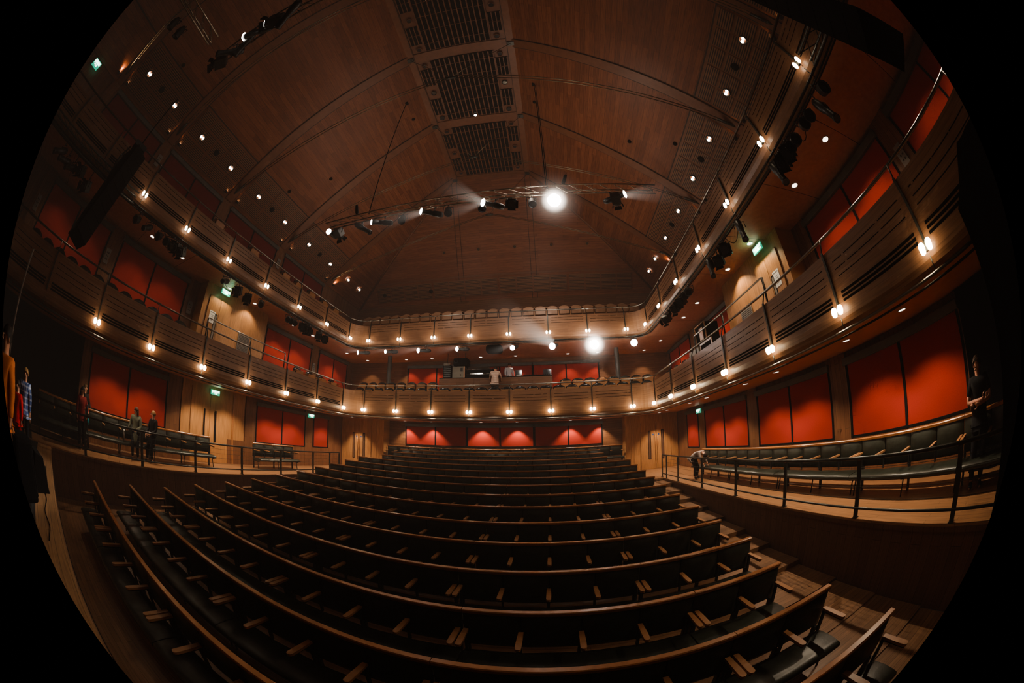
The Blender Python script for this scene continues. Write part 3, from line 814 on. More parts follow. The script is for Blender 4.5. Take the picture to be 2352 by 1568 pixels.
def exit_sign(loc, rz, label, w=.46, h=.19):
    t = thing('exit_sign', label, 'exit sign', loc, rz, 'green exit signs')
    MB().box(-w / 2, w / 2, 0, .06, -h / 2, h / 2).build('sign_box', M['green'], t)
    mb = MB(); y = -.003
    # running figure, doorway and arrow in white
    def q(x0, x1, z0, z1): mb.box(x0 * w, x1 * w, y, 0, z0 * h, z1 * h)
    mb.disc(.10 * h, 10, Matrix.Translation((-.06 * w, y, .27 * h)) @ Matrix.Rotation(PI / 2, 4, 'X'))
    for a, b in (((-.06, .14), (-.09, -.08)), ((-.09, -.08), (-.02, -.2)), ((-.02, -.2), (-.05, -.36)), ((-.09, -.08), (-.15, -.24)), ((-.15, -.24), (-.22, -.25)), ((-.06, .12), (.02, .0)), ((-.06, .12), (-.14, .02))):
        mb.tube([(a[0] * w, y, a[1] * h), (b[0] * w, y, b[1] * h)], .045 * h, 5)
    mb.build('pictogram', M['exitw'], t)
    mb = MB(); q(.06, .20, -.36, .36); mb.build('doorway', M['exitw'], t)
    mb = MB(); mb.prism([(-.46 * w, y, 0), (-.36 * w, y, .2 * h), (-.36 * w, y, .05 * h), (-.26 * w, y, .05 * h), (-.26 * w, y, -.05 * h), (-.36 * w, y, -.05 * h), (-.36 * w, y, -.2 * h)], (0, .002, 0)); mb.build('arrow', M['exitw'], t)
    MB().box(-w * .47, w * .47, -.001, 0, -.02 * h, .42 * h).build('lit_band', M['exitw'], t)
    MB().tube([(0, .03, h / 2), (0, .03, h / 2 + .08)], .01, 5).build('hanger', M['darksteel'], t)
exit_sign((-9.38, 7.6, 3.89), PI / 2, 'green exit sign above the left gallery double doors')
exit_sign((-9.38, 14.2, 3.83), PI / 2, 'green exit sign in the rear left corner of the lower gallery')
exit_sign((9.38, 14.25, 3.84), -PI / 2, 'green exit sign in the rear right corner of the lower gallery')
exit_sign((-8.6, 6.72, 7.48), PI / 2, 'green exit sign above the door of the left lower balcony lobby')
exit_sign((8.6, 6.68, 7.45), -PI / 2, 'green exit sign above the door of the right lower balcony lobby')
exit_sign((-9.38, -4.9, 10.95), PI / 2, 'small green exit sign high in the dark upper left corner', .5, .3)
for p, c in (((-9.1, 7.6, 3.95), 1.2), ((8.3, 6.68, 7.4), 1.6), ((-8.3, 6.72, 7.4), 1.6)): point(p, c, (.25, 1, .55), .05, 'exit_sign_light')

def notices():
    for x, y, z, lab in ((-9.46, 5.54, 6.55, 'on the left lower balcony pillar, second from the stage'), (-9.46, 1.1, 6.6, 'on the left lower balcony pillar beside the speaker array'), (-9.46, -3.1, 6.5, 'on the left lower balcony pillar in the dark near the stage'),
                         (-9.46, 14.1, 6.4, 'on the left lower balcony pillar near the rear corner'), (9.46, 1.24, 6.6, 'on the right lower balcony pillar nearest the stage'),
                         (-9.46, 9.84, 10.4, 'on the left upper balcony pillar above the lobby'), (-9.46, 1.24, 10.4, 'on the left upper balcony pillar near the stage')):
        s = -1 if x < 0 else 1
        t = thing('wall_plate', 'pale switch plate ' + lab, 'plate', (x, y, z), -s * PI / 2, 'pale plates on the balcony pillars')
        MB().box(-.12, .12, -.02, 0, -.24, .24).build('plate', M['plate'], t, bevel=.005)
        for a in (-.04, .04):
            for b in (-.1, 0, .1): MB().box(a - .02, a + .02, -.026, -.02, b - .02, b + .02).build('button', M['darksteel'], t)
notices()

# ------------------------------------------------------------------ control desk on the rear lower balcony
def desk():
    t = thing('control_desk', 'long timber fronted control desk at the centre of the rear lower balcony', 'desk', (0, 16.2, 5.19))
    for a, b in ((-2.82, -1.0), (-.99, .84), (.85, 2.86)): MB().box(a, b, 0, .05, 0, 1.02).build('front_panel', M['wall_rear'], t)
    MB().box(-2.82, 2.86, 0, 1.2, 1.02, 1.06).build('desk_top', M['blackm'], t)
    for x in (-2.82, 2.81): MB().box(x, x + .05, .05, 1.2, 0, 1.02).build('side_panel', M['wall_rear'], t)
    z = 6.25
    t = thing('equipment_rack', 'tall black equipment cabinet at the left end of the control desk', 'rack', (-2.44, 16.5, z))
    MB().box(-.22, .22, -.2, .4, 0, .66).build('case', M['blackm'], t, bevel=.01); mb = MB()
    for q in range(6): mb.box(-.18, .18, -.21, -.2, .06 + q * .1, .12 + q * .1)
    mb.build('panels', M['darksteel'], t)
    t = thing('cabinet', 'pale grey cabinet on the control desk beside the black rack', 'cabinet', (-1.86, 16.4, z))
    MB().box(-.33, .33, 0, .5, 0, .62).build('case', M['grey'], t, bevel=.01)
    MB().box(.10, .22, -.012, 0, .36, .54).build('recess', M['darksteel'], t); MB().sphere((.12, -.02, .18), .03).build('latch', M['chrome'], t)
    MB().box(.27, .34, -.01, .0, 0, .62).build('edge_trim', M['ply'], t)
    t = thing('flight_case', 'open black flight case with shiny metal edges on the control desk', 'case', (-.80, 16.4, z))
    MB().box(-.66, .70, 0, .6, 0, .46).build('case', M['blackm'], t)
    for z0 in (.02, .20, .44): MB().tube([(-.66, -.012, z0), (.70, -.012, z0)], .016, 6).build('edge_trim', M['chrome'], t)
    MB().prism([(-.6, .05, .47), (.55, .05, .47), (.5, .0, .56), (-.55, .0, .56)], (0, .3, 0)).build('lid', M['steel'], t)
    MB().box(-.45, .2, -.03, -.01, .19, .25).build('drawer_pull', M['chrome'], t)
    t = thing('monitor', 'dark computer monitor standing on the control desk beside the man in white', 'monitor', (1.2, 16.35, z))
    MB().box(-.17, .17, 0, .03, .04, .34).build('screen', M['glass'], t, bevel=.004); MB().box(-.10, .10, -.05, .08, 0, .04).build('stand', M['black'], t)
    t = thing('papers', 'small pile of white papers on the front edge of the control desk', 'papers', (1.22, 16.24, z))
    for q in range(3): MB().box(-.14 + .02 * q, .13 + .01 * q, -.05, .13, .002 + .012 * q, .011 + .012 * q).build('sheet', M['white'], t)
    t = thing('mixing_console', 'low black mixing console along the right of the control desk', 'console', (2.1, 16.6, z))
    MB().prism([(-.7, -.25, .0), (-.7, .4, 0), (-.7, .4, .16), (-.7, -.25, .06)], (1.35, 0, 0)).build('case', M['blackm'], t)
    for q in range(14): MB().box(-.62 + .09 * q, -.60 + .09 * q, -.1, .02, .10, .14).build('fader', M['darksteel'], t)
    t = thing('monitor', 'dark equipment screen at the right end of the control desk', 'monitor', (2.62, 16.75, z))
    MB().box(-.2, .2, 0, .05, .05, .4).build('screen', M['glass'], t); MB().box(-.08, .08, 0, .1, 0, .05).build('stand', M['black'], t)
    t = thing('projector', 'bulky dark projector hanging under the upper balcony above the control desk', 'projector', (-1.75, 16.6, 7.1))
    MB().box(-.38, .38, -.3, .4, -.22, .2).build('case', M['blackm'], t, bevel=.06)
    MB().lathe([(.09, 0), (.10, .12), (.08, .12)], 12, Matrix.Translation((-.2, -.3, 0)) @ face_to((0, -1, 0))).build('lens', M['glass'], t)
    for x in (-.2, .2): MB().tube([(x, 0, .2), (x, 0, .52)], .02, 6).build('hanger', M['darksteel'], t)
    t = thing('wall_box', 'small grey box on a bracket left of the projector', 'box', (-2.5, 16.5, 7.0))
    MB().box(-.2, .14, 0, .12, -.09, .09).build('case', M['grey'], t); MB().sphere((.17, 0, 0), .03).build('glint', M['chrome'], t); MB().tube([(0, .06, .09), (0, .06, .62)], .015, 6).build('hanger', M['darksteel'], t)
    t = thing('loudspeaker', 'dark loudspeaker box hanging below the rear upper balcony pipe', 'speaker', (.2, 14.95, 7.34))
    MB().prism([(-.37, 0, -.1), (-.30, 0, -.18), (.30, 0, -.18), (.37, 0, -.1), (.37, 0, .1), (.30, 0, .18), (-.30, 0, .18), (-.37, 0, .1)], (0, .3, 0)).build('cabinet', M['blackm'], t)
    for x in (-.2, .2): MB().tube([(x, .1, .16), (x, .1, .26)], .015, 6).build('hanger', M['darksteel'], t)
    for s, x in ((-1, -6.04), (1, 6.24)):
        MB().lathe([(.13, 5.19), (.13, 7.62)], 14, Matrix.Translation((x, 16.8, 0))).build('column', M['headbox'], label='round grey column at the %s of the rear lower balcony' % ('left' if s < 0 else 'right'), cat='column')
    # stacked cases on the right side of the lower balcony
    t = thing('flight_case', 'tall open dark flight case with pale edges on the right lower balcony', 'case', (8.35, 10.45, 5.0))
    MB().box(-.25, .3, -.35, .5, 0, 1.6).build('case', M['blackm'], t)
    for yy in (-.35, .5): MB().tube([(-.26, yy, 0), (-.26, yy, 1.6)], .025, 5).build('edge_trim', M['ply'], t)
    MB().tube([(-.26, -.35, 1.6), (-.26, .5, 1.6)], .025, 5).build('edge_trim', M['ply'], t)
    MB().cbox((-.26, .0, 1.25), .03, .3, .42).build('framed_door', M['chairw'], t)
    t = thing('flight_case', 'low pale framed rack case stacked in front of the dark case', 'case', (8.0, 9.75, 4.75))
    MB().box(-.2, .4, -.55, .35, 0, 1.02).build('case', M['blackm'], t)
    for (ya, yb, za, zb) in ((-.55, .35, .97, 1.03), (-.55, .35, 0, .05), (-.55, -.49, 0, 1), (.29, .35, 0, 1)): MB().box(-.23, -.2, ya, yb, za, zb).build('edge_trim', M['ply'], t)
    for yc in (-.3, .08):
        MB().box(-.23, -.21, yc - .13, yc + .13, .38, .42).box(-.23, -.21, yc - .13, yc + .13, .72, .76).box(-.23, -.21, yc - .13, yc - .1, .38, .76).box(-.23, -.21, yc + .1, yc + .13, .38, .76).build('rack_frame', M['ply'], t)
    t = thing('crate', 'plain grey case standing at the rear of the stacked flight cases', 'case', (8.05, 10.85, 4.75))
    MB().box(-.2, .4, -.45, .45, 0, 1.05).build('case', M['grey'], t, bevel=.02); MB().sphere((-.22, -.1, .8), .05).build('latch', M['chrome'], t); MB().box(-.215, -.2, -.2, .2, .45, .5).build('handle', M['black'], t)
    t = thing('bag', 'tan bag lying on a second row seat of the rear lower balcony', 'bag', (5.28, 16.12, 5.86))
    mb = MB(); mb.sphere((0, 0, .04), .16, 12, 8, (1.1, .6, .75)); mb.build('body', M['chairw'], t); MB().tube([(-.1, 0, .12), (0, -.02, .2), (.1, 0, .12)], .012, 6).build('strap', M['railw'], t)
desk()

# ------------------------------------------------------------------ trusses and stage lanterns
def truss(a, b, label, w=.28, n=None, mat=None):
    a, b = Vector(a), Vector(b); d = (b - a); Ln = d.length; n = n or max(4, int(Ln / .45))
    t = thing('lighting_truss', label, 'truss', a)
    u = d.normalized(); sd = u.cross(Vector((0, 0, 1))).normalized() * (w / 2); up = Vector((0, 0, w * .9))
    ch = [sd, -sd, -up]
    for o in ch: MB().tube([o, o + d], .024, 6).build('chord', mat or M['alu'], t)
    mb = MB()
    for k in range(n):
        p, q = u * (Ln * k / n), u * (Ln * (k + 1) / n)
        for (i, j) in ((0, 2), (1, 2), (0, 1)): mb.tube([p + ch[i], q + ch[j]], .009, 4, cap=False)
    mb.build('lattice', mat or M['alu'], t)
    return t

LM = {}
def lantern_meshes():
    mb = MB(); mb.lathe([(.002, -.30), (.07, -.29), (.095, -.2), (.095, .02), (.075, .05), (.075, .34), (.085, .36), (.085, .42), (.07, .42), (.068, .30)], 12); LM['profile'] = mb.mesh('lamp_body', M['black'])
    mb = MB(); mb.lathe([(.002, -.16), (.06, -.15), (.115, -.06), (.12, .14), (.125, .16), (.11, .16), (.10, .02)], 12); LM['par'] = mb.mesh('lamp_body', M['black'])
    mb = MB(); mb.box(-.14, .14, -.14, .14, -.16, .12); mb.lathe([(.11, .12), (.12, .2), (.10, .2)], 12); LM['fresnel'] = mb.mesh('lamp_body', M['black'])
    mb = MB()
    for a in range(4):
        r = Matrix.Rotation(a * PI / 2, 4, 'Z'); mb.quad(*[r @ Vector(p) for p in ((-.10, .125, .2), (.10, .125, .2), (.12, .18, .30), (-.12, .18, .30))])
    LM['barn'] = mb.mesh('barn_doors', M['blackm'])
    mb = MB(); mb.disc(.07, 14, z=.405); LM['lens_profile'] = mb.mesh('lens', M['glass'])
    mb = MB(); mb.disc(.105, 14, z=.10); LM['lens_par'] = mb.mesh('lens', M['glass'])
    mb = MB(); mb.disc(.105, 14, z=.19); LM['lens_fresnel'] = mb.mesh('lens', M['glass'])
    mb = MB(); mb.tube([(-.15, 0, -.22), (-.15, 0, -.06), (.15, 0, -.06), (.15, 0, -.22)], .012, 5); mb.tube([(0, 0, -.06), (0, 0, .04)], .018, 6); LM['yoke'] = mb.mesh('yoke', M['black'])
lantern_meshes()
def lantern(kind, loc, aim, label, group, lit=None, lens_r=None, drop=.22, glow=None):
    t = thing('stage_lantern', label, 'stage light', loc, 0, group)
    y = link('yoke', LM['yoke'], t); y.rotation_euler.z = math.atan2(aim[1], aim[0]) + PI / 2
    if drop > .23:
        y.location.z = -(drop - .22); MB().tube([(0, 0, .02), (0, 0, -(drop - .2))], .016, 6).build('stem', M['black'], t)
    b = link('lamp_body', LM[kind], t); mt = Matrix.Translation((0, 0, -drop)) @ face_to(aim); b.matrix_local = mt
    if kind == 'fresnel': link('barn_doors', LM['barn'], b)
    if lit:
        z = {'profile': .425, 'par': .165, 'fresnel': .21}[kind]; r = lens_r or .085
        mb = MB(); mb.lathe([(r, z - .01), (r * .8, z + .012), (r * .4, z + .022), (.001, z + .025)], 16); mb.build('lens', lit, b)
    else: link('lens', LM['lens_' + kind], b)
    return Vector(loc) + (mt @ Vector((0, 0, .45)))

def glow_volume(name, strength, kind):
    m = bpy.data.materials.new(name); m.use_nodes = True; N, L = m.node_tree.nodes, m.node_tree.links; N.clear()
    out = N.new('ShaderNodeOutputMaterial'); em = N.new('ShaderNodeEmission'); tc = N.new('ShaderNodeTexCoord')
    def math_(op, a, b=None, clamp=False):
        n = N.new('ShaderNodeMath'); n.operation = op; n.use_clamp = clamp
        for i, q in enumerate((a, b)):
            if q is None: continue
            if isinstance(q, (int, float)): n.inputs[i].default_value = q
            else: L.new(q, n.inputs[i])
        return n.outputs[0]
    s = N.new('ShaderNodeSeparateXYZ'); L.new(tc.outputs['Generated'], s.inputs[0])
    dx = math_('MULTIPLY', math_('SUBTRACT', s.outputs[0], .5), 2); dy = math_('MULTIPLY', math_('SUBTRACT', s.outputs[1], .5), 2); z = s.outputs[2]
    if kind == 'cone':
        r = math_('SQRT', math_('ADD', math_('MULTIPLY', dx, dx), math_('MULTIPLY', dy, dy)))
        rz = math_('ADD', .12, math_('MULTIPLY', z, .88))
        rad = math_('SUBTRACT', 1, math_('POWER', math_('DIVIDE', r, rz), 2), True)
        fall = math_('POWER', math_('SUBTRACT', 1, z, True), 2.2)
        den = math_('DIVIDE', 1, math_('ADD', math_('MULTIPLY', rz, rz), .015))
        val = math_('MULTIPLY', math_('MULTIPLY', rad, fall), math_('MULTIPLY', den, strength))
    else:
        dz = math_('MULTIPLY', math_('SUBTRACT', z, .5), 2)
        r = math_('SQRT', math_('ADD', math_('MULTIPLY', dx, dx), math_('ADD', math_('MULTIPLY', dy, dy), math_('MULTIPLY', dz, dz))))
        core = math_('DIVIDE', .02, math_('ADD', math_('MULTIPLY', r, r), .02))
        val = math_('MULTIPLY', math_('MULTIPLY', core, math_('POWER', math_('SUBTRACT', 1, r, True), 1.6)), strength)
        if strength > 2:   # emissive core painting the glare right at the lens
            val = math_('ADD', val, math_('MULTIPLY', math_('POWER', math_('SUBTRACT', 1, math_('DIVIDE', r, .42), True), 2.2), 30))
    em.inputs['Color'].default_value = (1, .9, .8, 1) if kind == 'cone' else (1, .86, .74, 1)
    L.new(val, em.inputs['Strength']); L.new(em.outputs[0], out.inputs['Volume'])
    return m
HAZE = glow_volume('glowing_haze_beam', .05, 'cone'); GLOW = glow_volume('glare_glow_round', 3.5, 'ball'); GLOW2 = glow_volume('glare_glow_round_small', .45, 'ball')  # brightness is emission set in the volumes, imitating lit haze and glare
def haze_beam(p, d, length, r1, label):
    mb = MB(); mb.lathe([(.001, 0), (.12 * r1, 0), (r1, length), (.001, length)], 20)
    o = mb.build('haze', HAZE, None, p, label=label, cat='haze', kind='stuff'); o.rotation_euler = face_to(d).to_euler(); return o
def glare_ball(p, r, label, mat=None):  # glowing volume that imitates lens glare around a lantern
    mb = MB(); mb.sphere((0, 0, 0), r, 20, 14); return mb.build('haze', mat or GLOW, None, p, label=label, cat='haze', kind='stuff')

def rig():
    # front of house truss
    a, b = Vector((-4.65, 7.69, 9.98)), Vector((6.3, 7.69, 10.22))
    t = truss(a, b, 'long lattice lighting truss hung across the hall below the ceiling')
    for s, xt, zt in ((-1, -2.88, 16.95), (1, 2.9, 16.93)):
        f = (xt - a.x) / (b.x - a.x); zc = a.z + (b.z - a.z) * f
        h = thing('chain_hoist', 'thin dark suspension chain from the %s ceiling slope to the truss' % ('left' if s < 0 else 'right'), 'chain', (xt, 7.66, zt), 0, 'suspension chains of the hall truss')
        MB().cbox((0, 0, 0), .16, .16, .14).build('anchor', M['blackm'], h)
        MB().tube([(0, 0, 0), (0, 0, zc - zt)], .016, 6).build('chain', M['blackm'], h)
        if s > 0: MB().tube([(.05, .03, 0), (.05, .03, zc - zt)], .012, 6).build('cable', M['blackm'], h)
        MB().lathe([(.001, .5), (.05, .45), (.06, .1), (.02, 0)], 10, Matrix.Translation((s * .5, 0, zc - zt + .1)) @ Matrix.Rotation(s * .3, 4, 'Y')).build('hoist_weight', M['blackm'], h)
    zt = lambda x: 9.98 + (x + 4.65) / 10.95 * .24 - .28
    g = 'lanterns on the hall truss'
    J = [('profile', -4.25, (.25, -1, -.35), 'lit profile lantern with a white lens at the left end of the hall truss', 'spotdim', .10),
         ('fresnel', -4.0, (.1, .6, -.4), 'boxy unlit lantern behind the leftmost lit one on the hall truss', None, 0),
         ('profile', -3.05, (.9, .3, -.55), 'unlit long lantern tilted down, left part of the hall truss', None, 0),
         ('profile', -2.2, (-.85, -.55, -.15), 'lit lantern throwing a beam to the left, left part of the hall truss', 'spot', .10),
         ('par', -1.55, (.1, -.5, -1), 'unlit hanging lantern between the two left lit lanterns of the hall truss', None, 0),
         ('profile', -.5, (-.8, -.6, -.1), 'lit lantern with white lens, left of the truss centre', 'spot', .11),
         ('par', -.05, (.2, -.5, -1), 'unlit round lantern just left of the truss centre', None, 0),
         ('par', 1.0, (.0, -.4, -1), 'unlit lantern dim in the haze at the truss centre', None, 0),
         ('profile', 1.38, (-.75, -.6, -.15), 'bright lit lantern with a beam going up left, truss centre', 'spot', .13),
         ('fresnel', 1.85, (.1, -.6, -.6), 'unlit boxy lantern left of the dazzling one on the truss', None, 0),
         ('par', 2.45, (.1, -.4, -1), 'unlit lantern lost in glare beside the dazzling one on the truss', None, 0),
         ('profile', 3.10, (-.04, -.77, -.63), 'dazzling white lantern on the hall truss facing the stage', 'spotbig', .19),
         ('profile', 4.85, (.8, -.6, -.05), 'lit lantern throwing a short beam to the right, right part of the hall truss', 'spot', .12),
         ('fresnel', 4.95, (.2, .6, -.3), 'boxy unlit lantern behind the right lit one on the hall truss', None, 0)]
    for kd, x, aim, lab, lit, r in J:
        p = lantern(kd, (x, 7.69, zt(x)), aim, lab, g, M[lit] if lit else None, r or None)
        if lit == 'spotbig':
            glare_ball(p, 1.0, 'glowing ball standing in for glare around the dazzling lantern on the hall truss'); spot(p, (-1, -2.5, 1.2), 900, 34, (1, .93, .84), .6, .1, 'stage_light')
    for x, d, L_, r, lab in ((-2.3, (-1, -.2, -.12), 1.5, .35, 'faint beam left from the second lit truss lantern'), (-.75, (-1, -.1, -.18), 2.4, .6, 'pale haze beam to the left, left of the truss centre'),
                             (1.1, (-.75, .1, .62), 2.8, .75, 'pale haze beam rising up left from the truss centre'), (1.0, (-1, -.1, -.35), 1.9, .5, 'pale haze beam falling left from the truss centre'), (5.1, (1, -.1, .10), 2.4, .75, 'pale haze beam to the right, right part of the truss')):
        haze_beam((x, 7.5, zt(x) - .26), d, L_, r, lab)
    # lanterns on the rear upper balcony pipe
    g = 'lit lanterns on the rear upper balcony pipe'
    xs = (-6.5, -4.85, -3.08, -1.17, 1.2, 3.0, 4.8, 6.68)
    for k, x in enumerate(xs):
        big = k == 6; lab = ('dazzling white lantern' if big else 'lit lantern') + ' below the rear upper balcony, %s from left' % ORD[k]
        tx = -x * .25 - 1.5 if k < 6 else 2.6
        aim = Vector((tx, -1, 1.5)) - Vector((x, 14.7, 7.3))
        if k < 4: aim = Vector((-.75, -1, -.22))
        p = lantern('profile', (x, 14.72, 7.52), aim, lab, g, M['spotbig'] if big else M['spot'], .20 if big else (.10, .10, .12, .11, .11, .15, .2, .16)[k])
        if big: glare_ball(p, 1.25, 'glowing ball standing in for glare around the dazzling lantern below the rear upper balcony'); spot(p, (-.5, -2, 1.2), 900, 24, (1, .94, .86), .6, .1, 'stage_light')
        if not big and k in (5, 7): glare_ball(p, .7, 'soft glowing ball standing in for glare around the lantern %s of the dazzling one' % ('left' if k == 5 else 'right'), GLOW2)
        point((x, 14.3, 6.9), 12, (1, .9, .8), .08, 'rear_soffit_fill')  # added fill point brightening the rear soffit and chair tops
        if k == 4 or k == 1: spot(p, (-3, -1.5, 1.2), 500, 22, (1, .93, .84), .6, .1, 'stage_light')
        if k < 6:
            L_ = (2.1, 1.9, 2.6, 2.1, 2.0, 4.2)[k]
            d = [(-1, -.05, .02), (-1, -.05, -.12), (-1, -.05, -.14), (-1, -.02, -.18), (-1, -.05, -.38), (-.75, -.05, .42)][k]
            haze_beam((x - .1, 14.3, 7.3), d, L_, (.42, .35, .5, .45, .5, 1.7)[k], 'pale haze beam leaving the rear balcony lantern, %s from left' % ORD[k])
    # lanterns under the side pipes of the upper balcony
    for s, sn in ((-1, 'left'), (1, 'right')):
        g = 'unlit lanterns on the %s upper balcony pipe' % sn
        if s > 0: L_ = [(1.31, 'par', 7.6), (1.6, 'profile', 7.35), (2.0, 'par', 7.55), (2.22, 'par', 7.55), (2.66, 'par', 7.6), (2.9, 'par', 7.6), (3.05, 'fresnel', 7.55), (3.35, 'fresnel', 7.6), (3.55, 'profile', 7.6), (5.56, 'profile', 7.5), (6.47, 'fresnel', 7.45), (6.97, 'fresnel', 7.42), (7.5, 'profile', 7.55), (9.2, 'par', 7.55), (9.56, 'par', 7.55), (10.0, 'fresnel', 7.55), (10.66, 'fresnel', 7.6), (11.7, 'fresnel', 7.6)]
        else: L_ = [(-2.7, 'profile', 7.5), (-2.3, 'profile', 7.4), (-1.9, 'profile', 7.4), (-1.5, 'fresnel', 7.5), (-1.0, 'fresnel', 7.3), (1.45, 'par', 7.55), (1.96, 'profile', 7.6), (2.5, 'par', 7.6), (2.86, 'par', 7.55), (3.1, 'par', 7.6), (3.3, 'fresnel', 7.6), (3.55, 'fresnel', 7.6), (5.77, 'profile', 7.6), (6.46, 'fresnel', 7.5), (7.0, 'fresnel', 7.45), (7.74, 'par', 7.6), (9.45, 'par', 7.6), (9.68, 'par', 7.55), (9.9, 'par', 7.6), (10.4, 'fresnel', 7.6), (10.67, 'fresnel', 7.6), (10.9, 'fresnel', 7.6), (11.68, 'fresnel', 7.55), (12.2, 'fresnel', 7.6)]
        for q, (y, kd, z) in enumerate(L_):
            aim = Vector((-s * .7, -random.uniform(.5, 1.0), -random.uniform(.4, .8)))
            if kd == 'profile' and s > 0: aim = Vector((-.15, -.3, -1))
            lantern(kd, (s * 7.31, y, 7.52), aim, 'unlit black lantern under the %s upper balcony pipe, %s from the stage' % (sn, ORD[q]), g, None, None, .22 + max(0, 7.55 - z))
        # drooping cables
        for q, (ya, yb) in enumerate(((2.2, 2.7), (2.7, 3.2), (5.6, 6.4))):
            mb = MB(); mb.tube([(s * 7.36, ya + (yb - ya) * k / 8, 7.5 - .35 * math.sin(PI * k / 8)) for k in range(9)], .008, 5)
            mb.build('cable', M['blackm'], label='loop of black cable hanging below the %s upper balcony pipe, %s from the stage' % (sn, ORD[q]), cat='cable')
        truss((s * 7.1, SB + .5, 7.75), (s * 7.1, 1.0, 7.75), 'lattice truss running along the %s upper balcony front near the stage' % sn, .3, None, M['darksteel'])
        # line array loudspeakers
        t = thing('line_array', 'tall black curved line array of loudspeakers hanging beside the %s balcony' % sn, 'speaker array', (s * 6.45, .05, 8.05 if s < 0 else 8.28), 0, 'hanging loudspeaker arrays')
        p = Vector((0, 0, 0)); ang = .05
        for q in range(9):
            ang += .03; rot = Matrix.Rotation(-s * .3, 4, 'Z') @ Matrix.Rotation(-ang, 4, 'X'); mt = Matrix.Translation(p) @ rot
            mb = MB(); mb.prism([(-.48, -.25, -.148), (.48, -.25, -.148), (.40, .30, -.135), (-.40, .30, -.135)], (0, 0, .285)); c = mb.build('cabinet', M['blackm'], t); c.matrix_local = mt
            mb = MB(); mb.box(-.42, .42, -.235, -.22, -.12, .11); gk = mb.build('grille', M['black'], c)
            p = p + rot @ Vector((0, 0, -.295))
        MB().cbox((0, 0, .28), .7, .5, .14).build('bumper', M['black'], t)
        for e in (-.2, .2): MB().tube([(e, 0, .3), (e, 0, 2.2)], .02, 6).build('chain', M['blackm'], t)
        for e in (-.25, .25): MB().tube([(e - s * .0, -.3, .1), (e * 1.1, -.42, -.3), (e * .8, -.40, -.9)], .03, 6).build('cable', M['darksteel'], t)
    # truss over the stage edge with lanterns
    truss((-3.9, .12, 10.1), (5.5, .3, 10.1), 'lattice lighting truss above the stage edge')
    truss((-3.75, -5.5, 10.1), (-3.75, -.55, 10.1), 'lattice lighting truss running back over the left of the stage')
    g = 'lanterns above the stage edge'
    for x, kd, aim, lab, lit in ((-3.5, 'fresnel', (-.7, -.5, -.4), 'large unlit lantern at the left end of the stage edge truss', None), (-3.05, 'profile', (-.6, -.6, -.3), 'lantern with a thin gleam beside the large one on the stage edge truss', None),
                                 (-2.55, 'profile', (-.8, .3, -.5), 'long unlit lantern below the middle of the stage edge truss', None), (-2.15, 'profile', (-1, -.35, -.1), 'lit lantern with a bright lens on the stage edge truss', 'spot'),
                                 (-1.75, 'fresnel', (-1, -.5, -.2), 'boxy lit lantern on the stage edge truss, furthest right', 'spotdim'), (-1.35, 'profile', (-.8, .5, -.5), 'long unlit lantern at the right of the stage edge truss', None)):
        lantern(kd, (x, .15, 9.8), aim, lab, g, M[lit] if lit else None, .11)
    for q, y in enumerate((-1.6, -2.0)): lantern('par', (-4.05, y, 9.85), (-.5, .2, -1), 'round black lantern under the stage side truss, %s' % ('nearer the hall' if q == 0 else 'further back'), g)
rig()

# ------------------------------------------------------------------ people
def skin_faces(verts, edges, radii, root=0, sub=1):
    me = bpy.data.meshes.new('skin_tmp'); me.from_pydata(verts, edges, [])
    o = bpy.data.objects.new('skin_tmp', me); COL.objects.link(o)
    md = o.modifiers.new('s', 'SKIN'); md.use_smooth_shade = True
    o.modifiers.new('u', 'SUBSURF').levels = sub; o.modifiers['u'].render_levels = sub
    for i, r in enumerate(radii):
        sv = me.skin_vertices[0].data[i]; sv.radius = r if isinstance(r, tuple) else (r, r); sv.use_root = (i == root)
    dg = bpy.context.evaluated_depsgraph_get(); ev = o.evaluated_get(dg); m2 = ev.to_mesh()
    vs = [v.co.copy() for v in m2.vertices]; fs = [tuple(p.vertices) for p in m2.polygons]
    ev.to_mesh_clear(); bpy.data.objects.remove(o); bpy.data.meshes.remove(me)
    return vs, fs

PM = {}
def pmat(col, rough=.8, name='cloth'):
    k = (name, *col)
    if k not in PM: PM[k] = plain(name, col, rough, spec=.2, var=.15, bscale=30, bump=.1)
    return PM[k]

